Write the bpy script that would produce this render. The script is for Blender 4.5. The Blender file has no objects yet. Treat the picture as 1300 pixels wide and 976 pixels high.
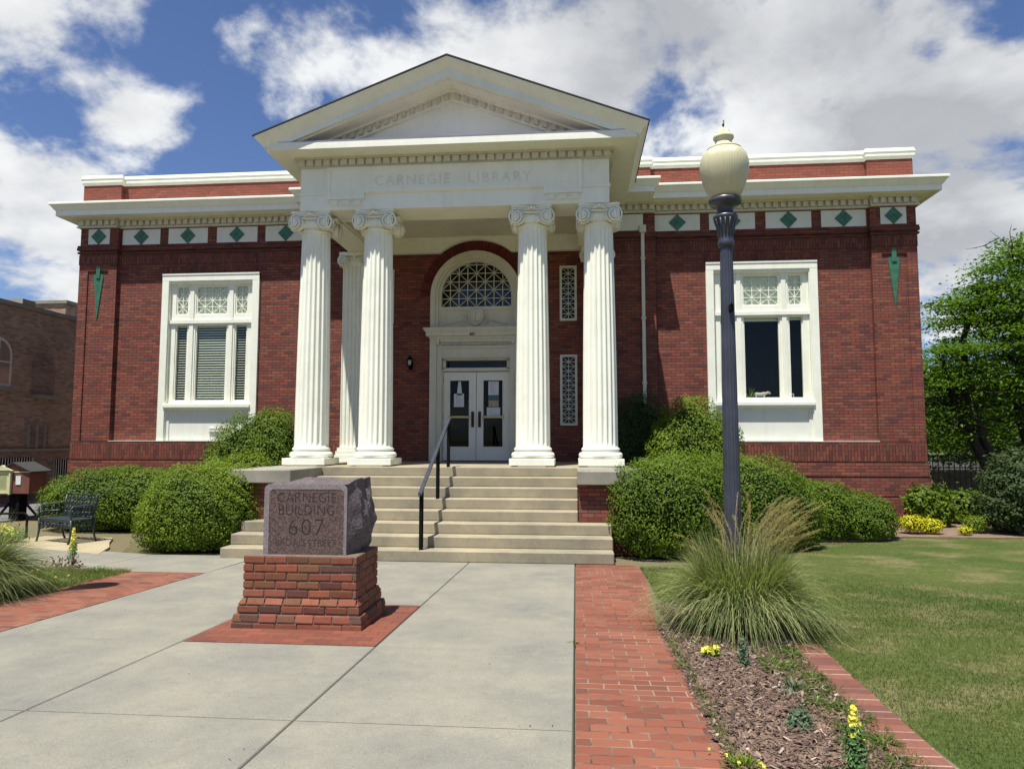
import bpy, math, random
import numpy as np
from mathutils import Vector, Matrix
from mathutils.geometry import tessellate_polygon
random.seed(7)
R = math.radians
SC = bpy.context.scene
COL = SC.collection
# ------------------------------------------------------------------ camera
cam_d = bpy.data.cameras.new('camera'); cam = bpy.data.objects.new('camera', cam_d); COL.objects.link(cam)
SC.camera = cam
cam_d.sensor_width = 36.0; cam_d.lens = 893.134/1300*36; cam_d.clip_end = 5000; cam_d.clip_start = 0.05
_yaw, _pit, _rol = R(5.151), R(4.632), R(-0.0411)
CAM = Vector((2.3296, -16.2712, 1.7853))
cam.matrix_world = Matrix.Translation(CAM) @ Matrix.Rotation(_yaw, 4, 'Z') @ Matrix.Rotation(R(90)+_pit, 4, 'X') @ Matrix.Rotation(-_rol, 4, 'Z')
FPX = 893.134
def pixdir(x, y):
    v = Vector(((x-650)/FPX, -(y-488)/FPX, -1.0))
    return (cam.matrix_world.to_3x3() @ v).normalized()
# ------------------------------------------------------------------ sun, sky, exposure
SUNV = Vector((-0.48, -1.0, 3.0)).normalized()          # towards the sun
sun_d = bpy.data.lights.new('sun', 'SUN'); sun = bpy.data.objects.new('sun', sun_d); COL.objects.link(sun)
sun_d.energy = 5.0; sun_d.angle = R(0.53); sun_d.color = (1.0, 0.955, 0.88)
sun.rotation_euler = (-SUNV).to_track_quat('-Z', 'Y').to_euler()
SC.view_settings.view_transform = 'Standard'; SC.view_settings.look = 'None'
SC.view_settings.gamma = 1.0; SC.view_settings.use_curve_mapping = False
SC.view_settings.exposure = 0.68
SKY_STRENGTH = 0.095
W = bpy.data.worlds.new('World'); SC.world = W; W.use_nodes = True

class NT:
    """small helper to write node trees"""
    def __init__(s, nt): s.t = nt; s.n = nt.nodes; s.l = nt.links
    def node(s, typ, **kw):
        n = s.n.new(typ)
        for k, v in kw.items(): setattr(n, k, v)
        return n
    def put(s, sock, v):
        if hasattr(v, 'is_linked') or isinstance(v, bpy.types.NodeSocket): s.l.new(v, sock)
        else: sock.default_value = v
    def m(s, op, a, b=None, c=None, clamp=False):
        n = s.node('ShaderNodeMath', operation=op); n.use_clamp = clamp
        s.put(n.inputs[0], a)
        if b is not None: s.put(n.inputs[1], b)
        if c is not None: s.put(n.inputs[2], c)
        return n.outputs[0]
    def vm(s, op, a, b=None, out=0):
        n = s.node('ShaderNodeVectorMath', operation=op); s.put(n.inputs[0], a)
        if b is not None: s.put(n.inputs[1], b)
        return n.outputs[out]
    def mix(s, f, a, b, blend='MIX'):
        n = s.node('ShaderNodeMix', data_type='RGBA', blend_type=blend); n.clamp_factor = True
        s.put(n.inputs[0], f); s.put(n.inputs[6], a); s.put(n.inputs[7], b)
        return n.outputs[2]
    def ramp(s, f, stops, interp='LINEAR'):
        n = s.node('ShaderNodeValToRGB'); n.color_ramp.interpolation = interp
        e = n.color_ramp.elements
        while len(e) > 1: e.remove(e[-1])
        e[0].position = stops[0][0]; e[0].color = stops[0][1]
        for p, c in stops[1:]:
            x = e.new(p); x.color = c
        s.put(n.inputs[0], f); return n.outputs[0]
    def noise(s, vec, scale, detail=4, rough=.5, dist=0, out=0, dim='3D'):
        n = s.node('ShaderNodeTexNoise', noise_dimensions=dim); n.inputs['Scale'].default_value = scale
        n.inputs['Detail'].default_value = detail; n.inputs['Roughness'].default_value = rough
        n.inputs['Distortion'].default_value = dist
        if vec is not None: s.put(n.inputs['Vector'], vec)
        return n.outputs[out]
    def sep(s, v):
        n = s.node('ShaderNodeSeparateXYZ'); s.put(n.inputs[0], v); return n.outputs
    def comb(s, x, y, z=0.0):
        n = s.node('ShaderNodeCombineXYZ'); s.put(n.inputs[0], x); s.put(n.inputs[1], y); s.put(n.inputs[2], z); return n.outputs[0]
    def mr(s, v, a, b, c=0.0, d=1.0, smooth=False):
        n = s.node('ShaderNodeMapRange'); n.interpolation_type = 'SMOOTHSTEP' if smooth else 'LINEAR'
        s.put(n.inputs[0], v); 
        for i, q in enumerate((a, b, c, d)): s.put(n.inputs[i+1], q)
        return n.outputs[0]
def c4(c): return (c[0], c[1], c[2], 1.0)
def srgb(r, g, b):
    f = lambda u: (u/255/12.92) if u/255 <= .04045 else ((u/255+.055)/1.055)**2.4
    return (f(r), f(g), f(b))

def build_world():
    g = NT(W.node_tree); g.n.clear()
    out = g.node('ShaderNodeOutputWorld'); bg = g.node('ShaderNodeBackground'); bg.inputs['Strength'].default_value = SKY_STRENGTH
    sky = g.node('ShaderNodeTexSky', sky_type='NISHITA'); sky.sun_disc = False
    sky.sun_elevation = math.asin(SUNV.z); sky.sun_rotation = math.atan2(SUNV.x, SUNV.y)
    sky.air_density = 1.0; sky.dust_density = 0.4; sky.ozone_density = 2.2; sky.altitude = 200
    D = g.node('ShaderNodeTexCoord').outputs['Generated']
    x, y, z = g.sep(D)
    zz = g.m('MAXIMUM', g.m('ADD', z, .38), .10)
    P = g.comb(g.m('DIVIDE', x, zz), g.m('DIVIDE', y, zz), 0.3)
    warp = g.noise(P, 2.2, 3, .5, out=1)
    P2 = g.vm('ADD', P, g.vm('SCALE', g.vm('SUBTRACT', warp, (.5, .5, .5)), None))
    P2.node.inputs[1].links[0].from_node.inputs['Scale'].default_value = .14
    n1 = g.noise(P2, 3.6, 10, .58)
    n2 = g.noise(g.vm('ADD', P2, (-.03, -.07, 0)), 3.6, 6, .55)
    n3 = g.noise(P2, 1.0, 3, .5)
    def field(blobs, start):
        cur = start
        for (px, rad, amp) in blobs:
            d = pixdir(*px)
            q = g.m('DIVIDE', g.vm('DISTANCE', D, tuple(d), out=1), rad)
            cur = g.m('ADD', cur, g.m('MULTIPLY', g.m('EXPONENT', g.m('MULTIPLY', g.m('MULTIPLY', q, q), -1.0)), amp))
        return cur
    # broad cloud banks (positive) and clear gaps (negative), as directions in the sky
    cov = [((60, 15), .10, .20), ((170, 10), .07, .16), ((40, 110), .07, .10), ((150, 150), .055, .30), ((235, 170), .055, .34), ((200, 140), .04, .12), ((95, 70), .06, -.14), ((205, 60), .03, -.10), ((60, 160), .035, -.16), ((115, 175), .03, .12), ((300, 60), .045, .24), ((370, 70), .05, .16), ((395, 25), .05, .10), ((520, 50), .09, .16), ((60, 250), .10, .26), ((40, 330), .13, .26), ((380, 135), .035, .18), ((340, 150), .03, .10), ((440, 55), .05, .10),
           ((30, 200), .04, -.10), ((235, 40), .035, -.22), ((215, 95), .03, -.14), ((300, 125), .035, -.22), ((265, 205), .05, -.20), ((320, 195), .04, -.16), ((70, 150), .025, -.10), ((480, 15), .03, -.10),
           ((590, 35), .09, .20), ((760, 40), .20, .26), ((900, 170), .14, .22), ((1150, 20), .22, .22), ((1250, 250), .20, .34), ((1020, 60), .12, .14), ((850, 135), .035, -.30), ((1060, 115), .030, -.34), ((1050, 145), .03, -.22), ((720, 100), .03, -.2), ((1185, 75), .025, -.30), ((1130, 100), .03, -.24), ((965, 125), .03, -.22), ((905, 135), .025, -.16), ((1285, 15), .04, -.2)]
    cur = field(cov, g.m('ADD', g.m('MULTIPLY', g.m('SUBTRACT', n1, .5), 2.4), .40))
    mask = g.mr(cur, .46, .80, smooth=True)
    drk = [((720, 20), .13, .40), ((820, 70), .09, .35), ((900, 10), .15, .28), ((1220, 170), .16, .45), ((1190, 260), .13, .45), ((1000, 40), .14, .25), ((1100, 50), .09, .15), ((50, 340), .13, .30), ((30, 90), .10, .10), ((950, 190), .10, -.35), ((860, 165), .08, -.3)]
    up = g.mr(z, .62, .80, 0, .25); back = g.mr(y, .1, -.3, 0, .0)
    shade = g.m('ADD', field(drk, .10), g.m('MULTIPLY', g.m('SUBTRACT', n2, n1), 2.4))
    shade = g.m('ADD', g.m('ADD', shade, g.m('MULTIPLY', g.m('SUBTRACT', n3, .45), .9)), g.m('MAXIMUM', up, back), clamp=True)
    shade = g.mr(shade, 0.0, 1.0, 0.0, .86, smooth=False); shade = g.m('ADD', shade, g.m('MULTIPLY', g.m('SUBTRACT', n1, .5), .5), clamp=True)
    k = 1.0/SKY_STRENGTH
    ccol = g.mix(shade, (.60*k, .61*k, .61*k, 1), (.27*k, .28*k, .30*k, 1))
    skyc = g.mix(1.0, sky.outputs[0], (.56, .62, .78, 1), 'MULTIPLY')
    res = g.mix(g.m('MULTIPLY', mask, .97), skyc, ccol)
    # below the horizon: dull ground colour
    res = g.mix(g.mr(z, -.03, 0.0), (.8, .8, .7, 1), res)
    g.l.new(res, bg.inputs['Color']); g.l.new(bg.outputs[0], out.inputs['Surface'])
build_world()

# ------------------------------------------------------------------ ground profile
YS, SL = -5.79, .0355
def gz(y): return max(0.0, SL*(YS-y))

# ------------------------------------------------------------------ mesh helpers
class MB:
    def __init__(s): s.v = []; s.f = []; s.c = []; s.col = None; s.sm = set()
    def add(s, vs, fs, smooth=False):
        o = len(s.v); s.v += [tuple(p) for p in vs]
        for f in fs:
            if smooth: s.sm.add(len(s.f))
            s.f.append(tuple(i+o for i in f)); s.c.append(s.col)
    def box(s, x0, x1, y0, y1, z0, z1):
        if x0 > x1: x0, x1 = x1, x0
        vs = [(x0,y0,z0),(x1,y0,z0),(x1,y1,z0),(x0,y1,z0),(x0,y0,z1),(x1,y0,z1),(x1,y1,z1),(x0,y1,z1)]
        s.add(vs, [(0,3,2,1),(4,5,6,7),(0,1,5,4),(1,2,6,5),(2,3,7,6),(3,0,4,7)])
    def sheet(s, x0, x1, y, z0, z1):
        if x0 > x1: x0, x1 = x1, x0
        s.add([(x0,y,z0),(x1,y,z0),(x1,y,z1),(x0,y,z1)], [(0,1,2,3)])
    def hexa(s, vs): s.add(vs, [(0,3,2,1),(4,5,6,7),(0,1,5,4),(1,2,6,5),(2,3,7,6),(3,0,4,7)])
    def bbox(s, x0, x1, y0, y1, z0, z1, b=.006):
        """box with chamfered edges"""
        vs = []; ids = {}
        for ix, X in enumerate((x0, x1)):
            for iy, Y in enumerate((y0, y1)):
                for iz, Z in enumerate((z0, z1)):
                    sx, sy, sz = (1-2*ix), (1-2*iy), (1-2*iz)
                    ids[ix,iy,iz] = len(vs)
                    vs += [(X, Y+sy*b, Z+sz*b), (X+sx*b, Y, Z+sz*b), (X+sx*b, Y+sy*b, Z)]
        fs = []
        I = ids
        fs += [(I[0,0,0],I[0,0,1],I[0,1,1],I[0,1,0]), (I[1,0,0],I[1,1,0],I[1,1,1],I[1,0,1])]
        fs += [(I[0,0,0]+1,I[1,0,0]+1,I[1,0,1]+1,I[0,0,1]+1), (I[0,1,0]+1,I[0,1,1]+1,I[1,1,1]+1,I[1,1,0]+1)]
        fs += [(I[0,0,0]+2,I[0,1,0]+2,I[1,1,0]+2,I[1,0,0]+2), (I[0,0,1]+2,I[1,0,1]+2,I[1,1,1]+2,I[0,1,1]+2)]
        for a in (0,1):
            for b_ in (0,1):
                fs.append((I[a,b_,0], I[a,b_,1], I[a,b_,1]+1, I[a,b_,0]+1))          # z edges
                fs.append((I[0,a,b_]+1, I[1,a,b_]+1, I[1,a,b_]+2, I[0,a,b_]+2))      # x edges
                fs.append((I[a,0,b_], I[a,1,b_], I[a,1,b_]+2, I[a,0,b_]+2))          # y edges
        for k in I.values(): fs.append((k, k+1, k+2))
        s.add(vs, fs)
    def lathe(s, cx, cy, prof, n=24, cap=True, smooth=True, z0=0):
        vs = []; fs = []
        for (r, z) in prof:
            for i in range(n):
                a = 2*math.pi*i/n; vs.append((cx+r*math.cos(a), cy+r*math.sin(a), z+z0))
        for j in range(len(prof)-1):
            for i in range(n):
                k = (i+1) % n; fs.append((j*n+i, j*n+k, (j+1)*n+k, (j+1)*n+i))
        s.add(vs, fs, smooth)
        if cap:
            o = len(s.v)-len(vs)
            s.f.append(tuple(o+i for i in reversed(range(n)))); s.c.append(s.col)
            s.f.append(tuple(o+(len(prof)-1)*n+i for i in range(n))); s.c.append(s.col)
    def tube(s, pts, rad, n=8, smooth=True, cap=True):
        pts = [Vector(p) for p in pts]; N = len(pts)
        if not hasattr(rad, '__len__'): rad = [rad]*N
        vs = []; fs = []; prev = None
        for i, p in enumerate(pts):
            d = (pts[min(i+1, N-1)]-pts[max(i-1, 0)])
            if d.length < 1e-9: d = Vector((0,0,1))
            d.normalize()
            if prev is None:
                u = d.orthogonal().normalized()
            else:
                u = prev - d*prev.dot(d)
                u = u.normalized() if u.length > 1e-6 else d.orthogonal().normalized()
            prev = u; w = d.cross(u)
            for k in range(n):
                a = 2*math.pi*(k+.5)/n
                vs.append(p+(u*math.cos(a)+w*math.sin(a))*rad[i])
        for j in range(N-1):
            for k in range(n):
                q = (k+1) % n; fs.append((j*n+k, j*n+q, (j+1)*n+q, (j+1)*n+k))
        s.add(vs, fs, smooth)
        if cap:
            o = len(s.v)-len(vs)
            s.f.append(tuple(o+i for i in reversed(range(n)))); s.c.append(s.col)
            s.f.append(tuple(o+(N-1)*n+i for i in range(n))); s.c.append(s.col)
    def prism(s, loops, y0, y1):
        """outline (x,z) loops (first outer, others holes) extruded from y0 (front) to y1"""
        L = [[Vector((p[0], p[1], 0)) for p in lp] for lp in loops]
        flat = [p for lp in L for p in lp]
        tris = tessellate_polygon(L); n = len(flat)
        vs = [(p.x, y0, p.y) for p in flat]+[(p.x, y1, p.y) for p in flat]
        fs = []
        for t in tris:
            a, b, c = (flat[i] for i in t)
            cr = (b-a).cross(c-a).z
            if abs(cr) < 1e-12: continue
            t2 = t if cr > 0 else (t[0], t[2], t[1])      # ccw in x,z -> normal -y
            fs.append(tuple(t2)); fs.append(tuple(i+n for i in reversed(t2)))
        o = 0
        for k, lp in enumerate(L):
            area = sum(lp[i].x*lp[(i+1) % len(lp)].y-lp[(i+1) % len(lp)].x*lp[i].y for i in range(len(lp)))
            ccw = area > 0
            m = len(lp)
            for i in range(m):
                a, b = o+i, o+(i+1) % m
                if (ccw and k == 0) or (not ccw and k > 0): fs.append((b, a, a+n, b+n))
                else: fs.append((a, b, b+n, a+n))
            o += m
        s.add(vs, fs)
    def hprism(s, pts, z0, z1):
        """plan outline (x,y) extruded in z; z0/z1 numbers or functions of (x,y)"""
        f0 = z0 if callable(z0) else (lambda x, y: z0); f1 = z1 if callable(z1) else (lambda x, y: z1)
        n = len(pts)
        area = sum(pts[i][0]*pts[(i+1) % n][1]-pts[(i+1) % n][0]*pts[i][1] for i in range(n))
        if area < 0: pts = pts[::-1]
        vs = [(x, y, f0(x, y)) for x, y in pts]+[(x, y, f1(x, y)) for x, y in pts]
        tris = tessellate_polygon([[Vector((x, y, 0)) for x, y in pts]]); fs = []
        for t in tris:
            a, b, c = (Vector((*pts[i], 0)) for i in t)
            cr = (b-a).cross(c-a).z
            if abs(cr) < 1e-12: continue
            t = t if cr > 0 else (t[0], t[2], t[1])
            fs.append(tuple(i+n for i in t)); fs.append(tuple(reversed(t)))
        for i in range(n):
            j = (i+1) % n; fs.append((i, j, j+n, i+n))
        s.add(vs, fs)
    def sweep(s, path, prof):
        """profile [(out,z)] swept along a plan path, mitred; out is to the right of the direction of travel"""
        P = [Vector((p[0], p[1])) for p in path]; N = len(P); m = len(prof); vs = []
        for i in range(N):
            d0 = (P[i]-P[i-1]).normalized() if i > 0 else None
            d1 = (P[i+1]-P[i]).normalized() if i < N-1 else None
            if d0 is None: d0 = d1
            if d1 is None: d1 = d0
            n0 = Vector((d0.y, -d0.x)); n1 = Vector((d1.y, -d1.x)); mt = n0+n1
            mt = mt/max(1e-6, mt.dot(n0))
            for (o, z) in prof: vs.append((P[i].x+mt.x*o, P[i].y+mt.y*o, z))
        fs = []
        for i in range(N-1):
            for k in range(m):
                q = (k+1) % m; fs.append((i*m+k, (i+1)*m+k, (i+1)*m+q, i*m+q))
        fs.append(tuple(range(m))); fs.append(tuple((N-1)*m+k for k in reversed(range(m))))
        s.add(vs, fs)
    def bar(s, a, b, w, y0, y1):
        """flat bar between (x,z) points a and b, width w, from y0 to y1"""
        a = Vector(a); b = Vector(b); d = (b-a)
        if d.length < 1e-5: return
        d.normalize(); n = Vector((-d.y, d.x))*w/2
        p = [a-n, b-n, b+n, a+n]
        vs = [(q.x, y0, q.y) for q in p]+[(q.x, y1, q.y) for q in p]
        s.add(vs, [(0,1,2,3),(7,6,5,4),(1,0,4,5),(2,1,5,6),(3,2,6,7),(0,3,7,4)])
    def build(s, name, mat, parent=None, sx=1, loc=None, rotz=0):
        me = bpy.data.meshes.new(name)
        v = s.v if sx == 1 else [(-p[0], p[1], p[2]) for p in s.v]
        f = s.f if sx == 1 else [tuple(reversed(q)) for q in s.f]
        me.from_pydata(v, [], f)
        if s.sm:
            me.polygons.foreach_set('use_smooth', [i in s.sm for i in range(len(f))])
        if any(c is not None for c in s.c):
            a = me.color_attributes.new('tone', 'FLOAT_COLOR', 'CORNER'); arr = []
            for q, c in zip(f, s.c):
                c = c or (.5, .5, .5)
                arr += [c[0], c[1], c[2], 1.0]*len(q)
            a.data.foreach_set('color', arr)
        me.materials.append(mat); me.update()
        o = bpy.data.objects.new(name, me); COL.objects.link(o)
        if parent is not None: o.parent = parent
        if loc: o.location = loc
        if rotz: o.rotation_euler = (0, 0, rotz)
        return o
def tag(o, label=None, cat=None, group=None, kind=None):
    if label: o['label'] = label
    if cat: o['category'] = cat
    if group: o['group'] = group
    if kind: o['kind'] = kind
    return o
def thing(name, label, cat, loc=(0,0,0), rotz=0, group=None):
    o = bpy.data.objects.new(name, None); COL.objects.link(o); o.location = loc; o.rotation_euler = (0,0,rotz)
    o.empty_display_size = .2
    return tag(o, label, cat, group)
def sub(name, parent):
    o = bpy.data.objects.new(name, None); COL.objects.link(o); o.parent = parent; o.empty_display_size = .2; return o
def copy_tree(o, parent=None):
    c = o.copy(); COL.objects.link(c)
    if parent is not None: c.parent = parent
    for ch in list(o.children): copy_tree(ch, c)
    return c
def np_mesh(name, verts, faces, mat, parent=None, tone=None, smooth=False):
    """verts (N,3), faces (M,k); tone (M,3) per face"""
    verts = np.ascontiguousarray(verts, dtype=np.float32); faces = np.ascontiguousarray(faces, dtype=np.int32)
    M, k = faces.shape
    me = bpy.data.meshes.new(name)
    me.vertices.add(len(verts)); me.vertices.foreach_set('co', verts.ravel())
    me.loops.add(M*k); me.loops.foreach_set('vertex_index', faces.ravel())
    me.polygons.add(M); me.polygons.foreach_set('loop_start', np.arange(M, dtype=np.int32)*k)
    me.polygons.foreach_set('loop_total', np.full(M, k, dtype=np.int32))
    if smooth: me.polygons.foreach_set('use_smooth', np.ones(M, dtype=bool))
    me.update(calc_edges=True)
    if tone is not None:
        a = me.color_attributes.new('tone', 'FLOAT_COLOR', 'CORNER')
        t = np.ones((M, k, 4), dtype=np.float32); t[:, :, :3] = np.asarray(tone, dtype=np.float32)[:, None, :]
        a.data.foreach_set('color', t.ravel())
    me.materials.append(mat)
    o = bpy.data.objects.new(name, me); COL.objects.link(o)
    if parent is not None: o.parent = parent
    return o

# ------------------------------------------------------------------ materials
def new_mat(name):
    m = bpy.data.materials.new(name); m.use_nodes = True
    g = NT(m.node_tree); bs = m.node_tree.nodes['Principled BSDF']
    return m, g, bs
def simple(name, col, rough=.6, metal=0, var=.12, scale=6, bump=.0, bscale=60, spec=.5):
    m, g, bs = new_mat(name)
    P = g.node('ShaderNodeNewGeometry').outputs['Position']
    n = g.noise(P, scale, 5, .6)
    dark = tuple(c*(1-var) for c in col); lite = tuple(min(1, c*(1+var)) for c in col)
    g.l.new(g.mix(g.mr(n, .3, .7), c4(dark), c4(lite)), bs.inputs['Base Color'])
    bs.inputs['Roughness'].default_value = rough; bs.inputs['Metallic'].default_value = metal
    bs.inputs['Specular IOR Level'].default_value = spec
    if bump:
        b = g.node('ShaderNodeBump'); b.inputs['Strength'].default_value = bump; b.inputs['Distance'].default_value = .01
        g.l.new(g.noise(P, bscale, 4, .6), b.inputs['Height']); g.l.new(b.outputs[0], bs.inputs['Normal'])
    return m
def brick(name, bw, bh, stops, mortar, jw=.009, soldier=False, floor=False, swap=False, offx=0, offy=0, bump=.5, rough=.8, stain=.35, jnoise=.0, mvar=0):
    """real brick bond in world metres: running bond of bw x bh with a joint of width jw"""
    m, g, bs = new_mat(name)
    P = g.node('ShaderNodeNewGeometry').outputs['Position']
    x, y, z = g.sep(P)
    if floor: u, v = (x, y) if not swap else (y, x)
    else:
        u, v = g.m('ADD', x, y), z
        if soldier: u, v = v, u
    wob = g.m('MULTIPLY', g.m('SUBTRACT', g.noise(P, 3.0, 2), .5), jnoise) if jnoise else 0.0
    u = g.m('ADD', g.m('ADD', u, 100+offx), wob); v = g.m('ADD', g.m('ADD', v, 100+offy), wob)
    rv = g.m('DIVIDE', v, bh); row = g.m('FLOOR', rv); fv = g.m('SUBTRACT', rv, row)
    sh = g.m('MULTIPLY', g.m('MODULO', row, 2.0), .5)
    ru = g.m('ADD', g.m('DIVIDE', u, bw), sh); cu = g.m('FLOOR', ru); fu = g.m('SUBTRACT', ru, cu)
    du = g.m('MULTIPLY', g.m('MINIMUM', fu, g.m('SUBTRACT', 1.0, fu)), bw)
    dv = g.m('MULTIPLY', g.m('MINIMUM', fv, g.m('SUBTRACT', 1.0, fv)), bh)
    d = g.m('MINIMUM', du, dv)
    d = g.m('ADD', d, g.m('MULTIPLY', g.m('SUBTRACT', g.noise(P, 45, 3), .5), .004))
    mask = g.mr(d, jw*.5-.0015, jw*.5+.0025, smooth=True)
    wn = g.node('ShaderNodeTexWhiteNoise', noise_dimensions='2D'); g.l.new(g.comb(cu, row), wn.inputs['Vector'])
    col = g.ramp(wn.outputs['Value'], stops)
    col = g.mix(g.mr(g.noise(P, 90, 4, .7), .35, .8, 0, .35), col, g.mix(1.0, col, (.45, .42, .42, 1), 'MULTIPLY'))
    col = g.mix(g.m('MULTIPLY', g.mr(g.noise(P, .9, 6, .65), .42, .75), stain), col, g.mix(1.0, col, (.45, .42, .45, 1), 'MULTIPLY'))
    mc = c4(mortar)
    if mvar:
        mc = g.mix(g.mr(g.noise(P, 1.6, 4, .7), .42, .58), c4(tuple(q*mvar for q in mortar)), c4(mortar))
    g.l.new(g.mix(mask, mc, col), bs.inputs['Base Color'])
    bs.inputs['Roughness'].default_value = rough; bs.inputs['Specular IOR Level'].default_value = .3
    b = g.node('ShaderNodeBump'); b.inputs['Strength'].default_value = bump; b.inputs['Distance'].default_value = .008
    h = g.m('ADD', mask, g.m('MULTIPLY', g.noise(P, 120, 3, .7), .25)); h = g.m('ADD', h, g.m('MULTIPLY', wn.outputs['Value'], .35))
    g.l.new(h, b.inputs['Height']); g.l.new(b.outputs[0], bs.inputs['Normal'])
    return m
def concrete(name, col, warm=(1,1,1), rough=.85, grain=.42, patch=.2, spots=True):
    m, g, bs = new_mat(name)
    P = g.node('ShaderNodeNewGeometry').outputs['Position']
    a = g.noise(P, 1.3, 7, .65); b_ = g.noise(P, 110, 4, .85); c_ = g.noise(P, 9, 6, .7)
    base = g.mix(g.mr(a, .3, .7), c4(tuple(q*(1-patch) for q in col)), c4(tuple(q*w*(1+patch*.6) for q, w in zip(col, warm))))
    base = g.mix(g.mr(b_, .25, .75), g.mix(1.0, base, c4((1-grain,)*3), 'MULTIPLY'), g.mix(1.0, base, c4((1+grain,)*3), 'MULTIPLY'))
    base = g.mix(g.mr(c_, .5, .8, 0, .35), base, g.mix(1.0, base, (.6, .57, .52, 1), 'MULTIPLY'))
    if spots:
        rs = g.mr(g.noise(P, 3.1, 5, .7), .58, .74, 0, .35); base = g.mix(rs, base, (.32, .29, .19, 1))
        v = g.node('ShaderNodeTexVoronoi'); v.inputs['Scale'].default_value = 2.1; g.l.new(P, v.inputs['Vector'])
        s_ = g.m('MULTIPLY', g.m('SUBTRACT', 1.0, g.mr(v.outputs['Distance'], .012, .022)), g.mr(g.noise(P, .7, 2), .5, .55))
        base = g.mix(s_, base, (.05, .045, .04, 1))
    g.l.new(base, bs.inputs['Base Color']); bs.inputs['Roughness'].default_value = rough; bs.inputs['Specular IOR Level'].default_value = .3
    bu = g.node('ShaderNodeBump'); bu.inputs['Strength'].default_value = .35; bu.inputs['Distance'].default_value = .004
    g.l.new(g.m('ADD', b_, c_), bu.inputs['Height']); g.l.new(bu.outputs[0], bs.inputs['Normal'])
    return m
def leafmat(name, dark, light, trans=.2, rough=.6, spec=.18):
    m, g, bs = new_mat(name)
    at = g.node('ShaderNodeAttribute', attribute_name='tone')
    r_, gg, b_ = g.sep(at.outputs['Color'])
    col = g.mix(r_, c4(dark), c4(light))
    g.l.new(col, bs.inputs['Base Color']); bs.inputs['Roughness'].default_value = rough; bs.inputs['Specular IOR Level'].default_value = spec
    tr = g.node('ShaderNodeBsdfTranslucent'); g.l.new(g.mix(1.0, col, (1.5, 1.7, .7, 1), 'MULTIPLY'), tr.inputs['Color'])
    mx = g.node('ShaderNodeMixShader'); mx.inputs[0].default_value = trans
    g.l.new(bs.outputs[0], mx.inputs[1]); g.l.new(tr.outputs[0], mx.inputs[2])
    g.l.new(mx.outputs[0], g.n['Material Output'].inputs['Surface'])
    return m
def tonemat(name, rough=.8, mul=(1,1,1), nscale=80, bump=.3):
    """colour stored per face on the object (each brick or chip has its own colour)"""
    m, g, bs = new_mat(name)
    at = g.node('ShaderNodeAttribute', attribute_name='tone')
    P = g.node('ShaderNodeNewGeometry').outputs['Position']
    n = g.noise(P, nscale, 4, .7); n2 = g.noise(P, 14, 4, .7)
    c = g.mix(1.0, at.outputs['Color'], c4(tuple(.8*q for q in mul)), 'MULTIPLY')
    c = g.mix(g.mr(n, .35, .7, 0, .45), c, g.mix(1.0, c, (.5, .48, .5, 1), 'MULTIPLY'))
    c = g.mix(g.mr(n2, .5, .75, 0, .4), c, g.mix(1.0, c, (.45, .42, .42, 1), 'MULTIPLY'))
    g.l.new(c, bs.inputs['Base Color']); bs.inputs['Roughness'].default_value = rough; bs.inputs['Specular IOR Level'].default_value = .3
    if bump:
        b = g.node('ShaderNodeBump'); b.inputs['Strength'].default_value = bump; b.inputs['Distance'].default_value = .006
        g.l.new(g.m('ADD', n, n2), b.inputs['Height']); g.l.new(b.outputs[0], bs.inputs['Normal'])
    return m
def paint(name, col, rough=.45, dirt=.12, bump=.15):
    m, g, bs = new_mat(name)
    P = g.node('ShaderNodeNewGeometry').outputs['Position']
    n = g.noise(P, 2.3, 6, .65); f = g.noise(P, 38, 4, .7)
    x, y, z = g.sep(P)
    streak = g.noise(g.comb(g.m('MULTIPLY', x, 9), g.m('MULTIPLY', y, 9), g.m('MULTIPLY', z, .8)), 1, 4, .6)
    c = g.mix(g.m('MULTIPLY', g.mr(n, .45, .75), dirt), c4(col), c4((col[0]*.55, col[1]*.53, col[2]*.45)))
    c = g.mix(g.m('MULTIPLY', g.mr(streak, .5, .8), dirt), c, c4((col[0]*.6, col[1]*.6, col[2]*.52)))
    g.l.new(c, bs.inputs['Base Color']); bs.inputs['Roughness'].default_value = rough
    b = g.node('ShaderNodeBump'); b.inputs['Strength'].default_value = bump; b.inputs['Distance'].default_value = .004
    g.l.new(f, b.inputs['Height']); g.l.new(b.outputs[0], bs.inputs['Normal'])
    return m
def glass(name, tint=(.02,.022,.025), clear=.94, k=.5):
    m, g, bs = new_mat(name)
    P = g.node('ShaderNodeNewGeometry').outputs['Position']
    gl = g.node('ShaderNodeBsdfGlossy'); gl.inputs['Roughness'].default_value = .02; gl.inputs['Color'].default_value = (.9, .95, 1, 1)
    tr = g.node('ShaderNodeBsdfTransparent'); tr.inputs['Color'].default_value = (clear, clear*1.03, clear*1.02, 1)
    fr = g.node('ShaderNodeFresnel'); fr.inputs['IOR'].default_value = 1.52
    b = g.node('ShaderNodeBump'); b.inputs['Strength'].default_value = .05; b.inputs['Distance'].default_value = .02
    g.l.new(g.noise(P, 1.4, 2), b.inputs['Height']); g.l.new(b.outputs[0], gl.inputs['Normal'])
    mx = g.node('ShaderNodeMixShader'); g.l.new(g.m('MULTIPLY', fr.outputs[0], k, clamp=True), mx.inputs[0])
    g.l.new(tr.outputs[0], mx.inputs[1]); g.l.new(gl.outputs[0], mx.inputs[2])
    g.l.new(mx.outputs[0], g.n['Material Output'].inputs['Surface'])
    return m
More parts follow.
